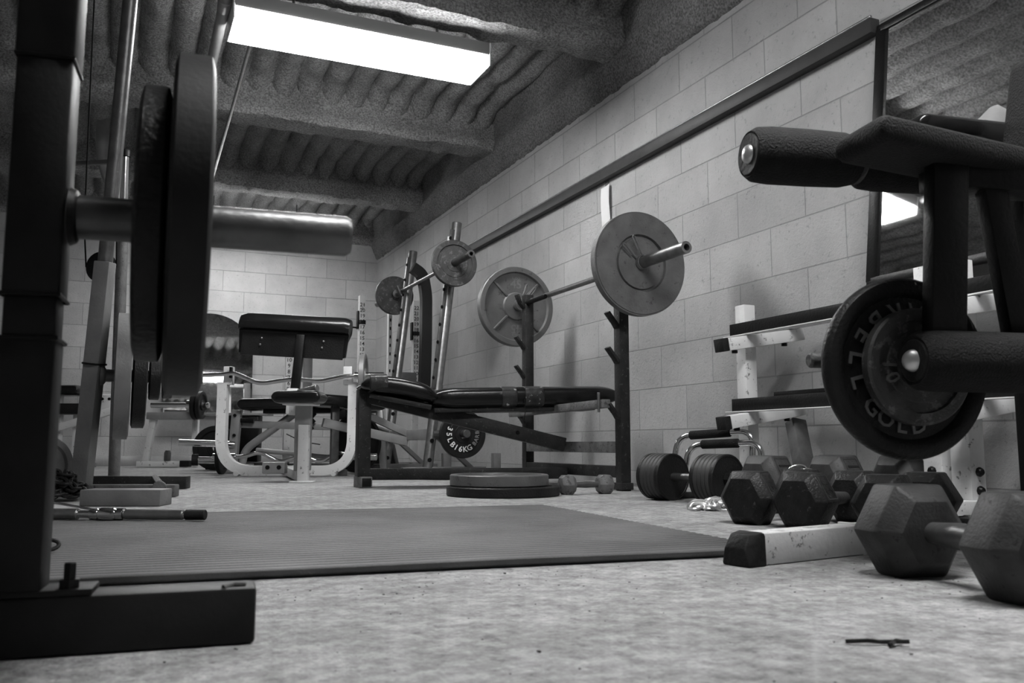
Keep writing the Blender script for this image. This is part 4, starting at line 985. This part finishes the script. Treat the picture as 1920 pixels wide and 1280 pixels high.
# ------------------------------------------------------------------ leg curl machine in the right foreground
t = thing('leg_curl_machine', 'black padded leg curl machine with hanging lever arm in the right foreground', 'leg machine', (1.3, 1.1, 0))
a1 = V(.978, -.208, 0); a2 = V(.208, .978, 0)
ft = part('base_foot', MB().beam((.965, 1.193, .027), (1.60, 1.292, .027), .05, .052, .003), 'whitechip', t, 'chipped white foot beam')
fd = V(.988, .154, 0); fn = V(-.154, .988, 0)
q = MB(); X = Matrix(((fd.x, fn.x, 0, .965), (fd.y, fn.y, 0, 1.193), (0, 0, 1, 0), (0, 0, 0, 1)))
vs = [(-.03, -.03, 0), (.012, -.030, 0), (.012, .030, 0), (-.03, .03, 0), (-.032, -.022, .03), (.0, -.0285, .03), (-.018, -.02, .052), (.012, -.0285, .055), (.012, .0285, .055), (-.018, .02, .052), (-.032, .022, .03)]
bm = bmesh.new(); bv = [bm.verts.new(v) for v in vs]; bmesh.ops.convex_hull(bm, input=bv); bmesh.ops.bevel(bm, geom=bm.edges[:], offset=.0025, segments=2, profile=.5, affect='EDGES'); q.frombm(bm, X)
part('end_cap', q, 'rubber', ft, 'worn black rubber end cap')
part('weld_flange', MB().beam((1.235, 1.235, .027), (1.243, 1.2363, .027), .056, .058, .002), 'whitechip', ft)
part('main_post', MB().beam((1.575, .93, 0), (1.575, .93, .68), .06, .06, .004, up=(1, 0, 0)), 'black', t)
part('base_spine', MB().beam((1.575, .90, .027), (1.575, 1.29, .027), .05, .052, .003), 'black', t)
part('head_beam', MB().beam((1.22, 1.01, .652), (1.60, .925, .652), .06, .06, .004), 'black', t)
# upper rollers
u0 = V(.999, 1.199, .712); u1 = V(1.205, 1.155, .714); u2 = V(1.43, 1.108, .717)
def roller(p, q, r, lab=None):
    p = Vector(p); q = Vector(q); L = (q-p).length
    return part('foam_roller', MB().lathe([(0, .012), (r*.55, .008), (r*.8, 0), (r*.95, .012), (r, .04), (r*1.0, L*.55), (r*.97, L-.03), (r*.86, L-.006), (r*.5, L), (0, L)], p, q-p, 40), 'foam', t, lab)
def capd(p, d, r, parent):
    return part('chrome_cap', MB().lathe([(0, 0), (r*.98, 0), (r, .002), (r*.96, .005), (r*.82, .009), (r*.5, .0118), (r*.2, .0132), (0, .0134)], p, d, 28), 'satin', parent, 'shiny domed cap')
ud = (u1-u0).normalized()
r1 = roller(u0, u1, .051); r2 = roller(u1+ud*.004, u2, .053)
part('end_ring', MB().lathe([(.018, .0), (.036, -.003), (.038, .0), (.036, .004), (.018, .003)], u0+ud*.002, -ud, 30), 'rubber', r1); capd(u0+ud*.003, -ud, .018, r1)
part('roller_tube', MB().cyl(u0+ud*.01, u2+ud*.05, .0135, 16), 'black', t)
capd(V(1.237, 1.042, .700), V(-.93, -.33, 0), .019, t)
part('pivot_boss', MB().cyl(V(1.240, 1.043, .700), V(1.30, 1.065, .700), .026, 20), 'black', t)
# seat pads
sl = (V(1.461, .968, .688)-V(1.040, .938, .690)); 
part('front_pad', pad(V(1.035, .938, .682)+a2*.06, V(1.52, .945, .675)+a2*.06, .13, .045, a2, er=.018), 'foam', t)
part('rear_pad', pad((1.40, 1.235, .818), (1.86, 1.16, .818), .16, .05, a2), 'vinyl', t)
part('rear_pad_post', MB().beam((1.70, 1.19, .027), (1.70, 1.19, .80), .05, .05, .003, up=(1, 0, 0)), 'black', t)
part('rear_foot', MB().beam((1.6, 1.29, .027), (1.72, 1.15, .027), .05, .052, .003), 'black', t)
part('back_rest', pad((1.505, 1.03, .70), (1.56, 1.03, .93), .10, .06, a2), 'foam', t)
part('back_rest_post', MB().beam((1.57, .95, .62), (1.545, 1.03, .78), .04, .04, .003), 'black', t)
# lever arm
lv = part('lever_arm', MB().beam((1.232, .985, .665), (1.232, 1.012, .335), .028, .066, .003, up=a1), 'black', t)
part('lever_arm', MB().beam((1.315, .975, .665), (1.415, 1.005, .335), .028, .044, .003, up=a1), 'black', t)
for p in ((1.395, 1.005, .395),): part('slot_plate', MB().lathe([(0, 0), (.014, 0), (.014, .004), (0, .004)], p, -a2, 16), 'steel', t)
l0 = V(1.158, 1.010, .333); l1 = l0+a1*.42
r3 = roller(l0, l1, .050); ld = a1
part('end_ring', MB().lathe([(.016, .0), (.033, -.003), (.036, 0), (.033, .004), (.016, .003)], l0+ld*.004, -ld, 30), 'rubber', r3); capd(l0+ld*.003, -(ld*.75+a2*.66).normalized(), .0185, r3)
part('lower_tube', MB().cyl(l0+ld*.01, l1+ld*.03, .0135, 16), 'black', t)
part('cross_tube', MB().lathe([(0, 0), (.010, 0), (.0135, .004), (.0135, .40), (0, .40)], V(1.100, 1.180, .346), V(.9, -.245, 0), 20), 'iron', t)
part('weight_peg', MB().cyl(V(1.27, 1.20, .331), V(1.222, .995, .331)+a2*.045, .0125, 16), 'dsteel', t)
part('peg_link', MB().beam(V(1.262, 1.165, .34), V(1.40, 1.09, .345), .03, .03, .003), 'black', t)
bpn = -a2
M['litletter'] = mat('raised_lit_letters', .16, .4, .4, .3, 160)  # paler than the plate: lit edges of the letters put into colour
plate('big dark cast iron plate with raised letters hanging on the leg machine lever', V(1.235, 1.093, .330), bpn, .158, .034, 'round', 'iron_dark', .014, texts=[
    dict(arc='BARBELL', R=.098, size=.048, a=math.radians(55), step=math.radians(23.2), z=.0062, m='litletter'),
    dict(arc='GOLD', R=.100, size=.042, a=math.radians(223), step=math.radians(18.5), z=.0062, m='litletter')])
plate('smaller iron plate stacked in front of the big lettered plate on the leg machine lever', V(1.235, 1.093, .3298)-a2*.0305, bpn, .0995, .024, 'lip', 'iron', .014, texts=[
    dict(arc='10', R=.058, size=.036, a=math.radians(178), step=math.radians(22), z=.0085, m='litletter')])
mb = MB(); vs = []; fs = []
n1, n2 = 14, 8
for i in range(n1+1):
    for j in range(n2+1):
        x = i/n1; y = j/n2; h = .05*math.exp(-((x-.3)/.22)**2)+.022*math.exp(-((x-.95)/.12)**2)+.006*nz(x*3, y*3, 0, 1)
        vs.append(V(1.575, 1.207, .8455)+V(.978, -.16, 0)*(.18*x)+a2*(-.06+.07*y)+V(0, 0, h*math.sin(PI*y)**.6))
for i in range(n1):
    for j in range(n2): A = i*(n2+1)+j; fs.append([A, A+1, A+n2+2, A+n2+1][::-1])
mb.add(vs, fs); solo('reflection_sheet', mb, 'reflection', 'pale made-up cloth lying on the dark rear pad of the leg machine', 'reflection', (1.66, 1.19, .8455))  # added sheet in place of a white reflection in the wall mirror
# ------------------------------------------------------------------ camera, world, view
cam = bpy.data.cameras.new('camera'); co = bpy.data.objects.new('camera', cam); C.objects.link(co)
co.location = (0, 0, .2); co.rotation_euler = (math.radians(96.70), 0, -YAW)
cam.sensor_width = 36; cam.lens = 1634/1920*36; cam.clip_start = .02
cam.dof.use_dof = True; cam.dof.focus_distance = 3.2; cam.dof.aperture_fstop = 10
S = bpy.context.scene; S.camera = co
w = bpy.data.worlds.new('world'); S.world = w; w.use_nodes = True
w.node_tree.nodes['Background'].inputs[0].default_value = (0, 0, 0, 1)
S.view_settings.view_transform = 'Standard'; S.view_settings.look = 'None'; S.view_settings.gamma = 1; S.view_settings.exposure = EXPO
S.view_settings.use_curve_mapping = False
S.cycles.max_bounces = 10; S.cycles.diffuse_bounces = 6; S.cycles.glossy_bounces = 5
S.cycles.sample_clamp_indirect = 8
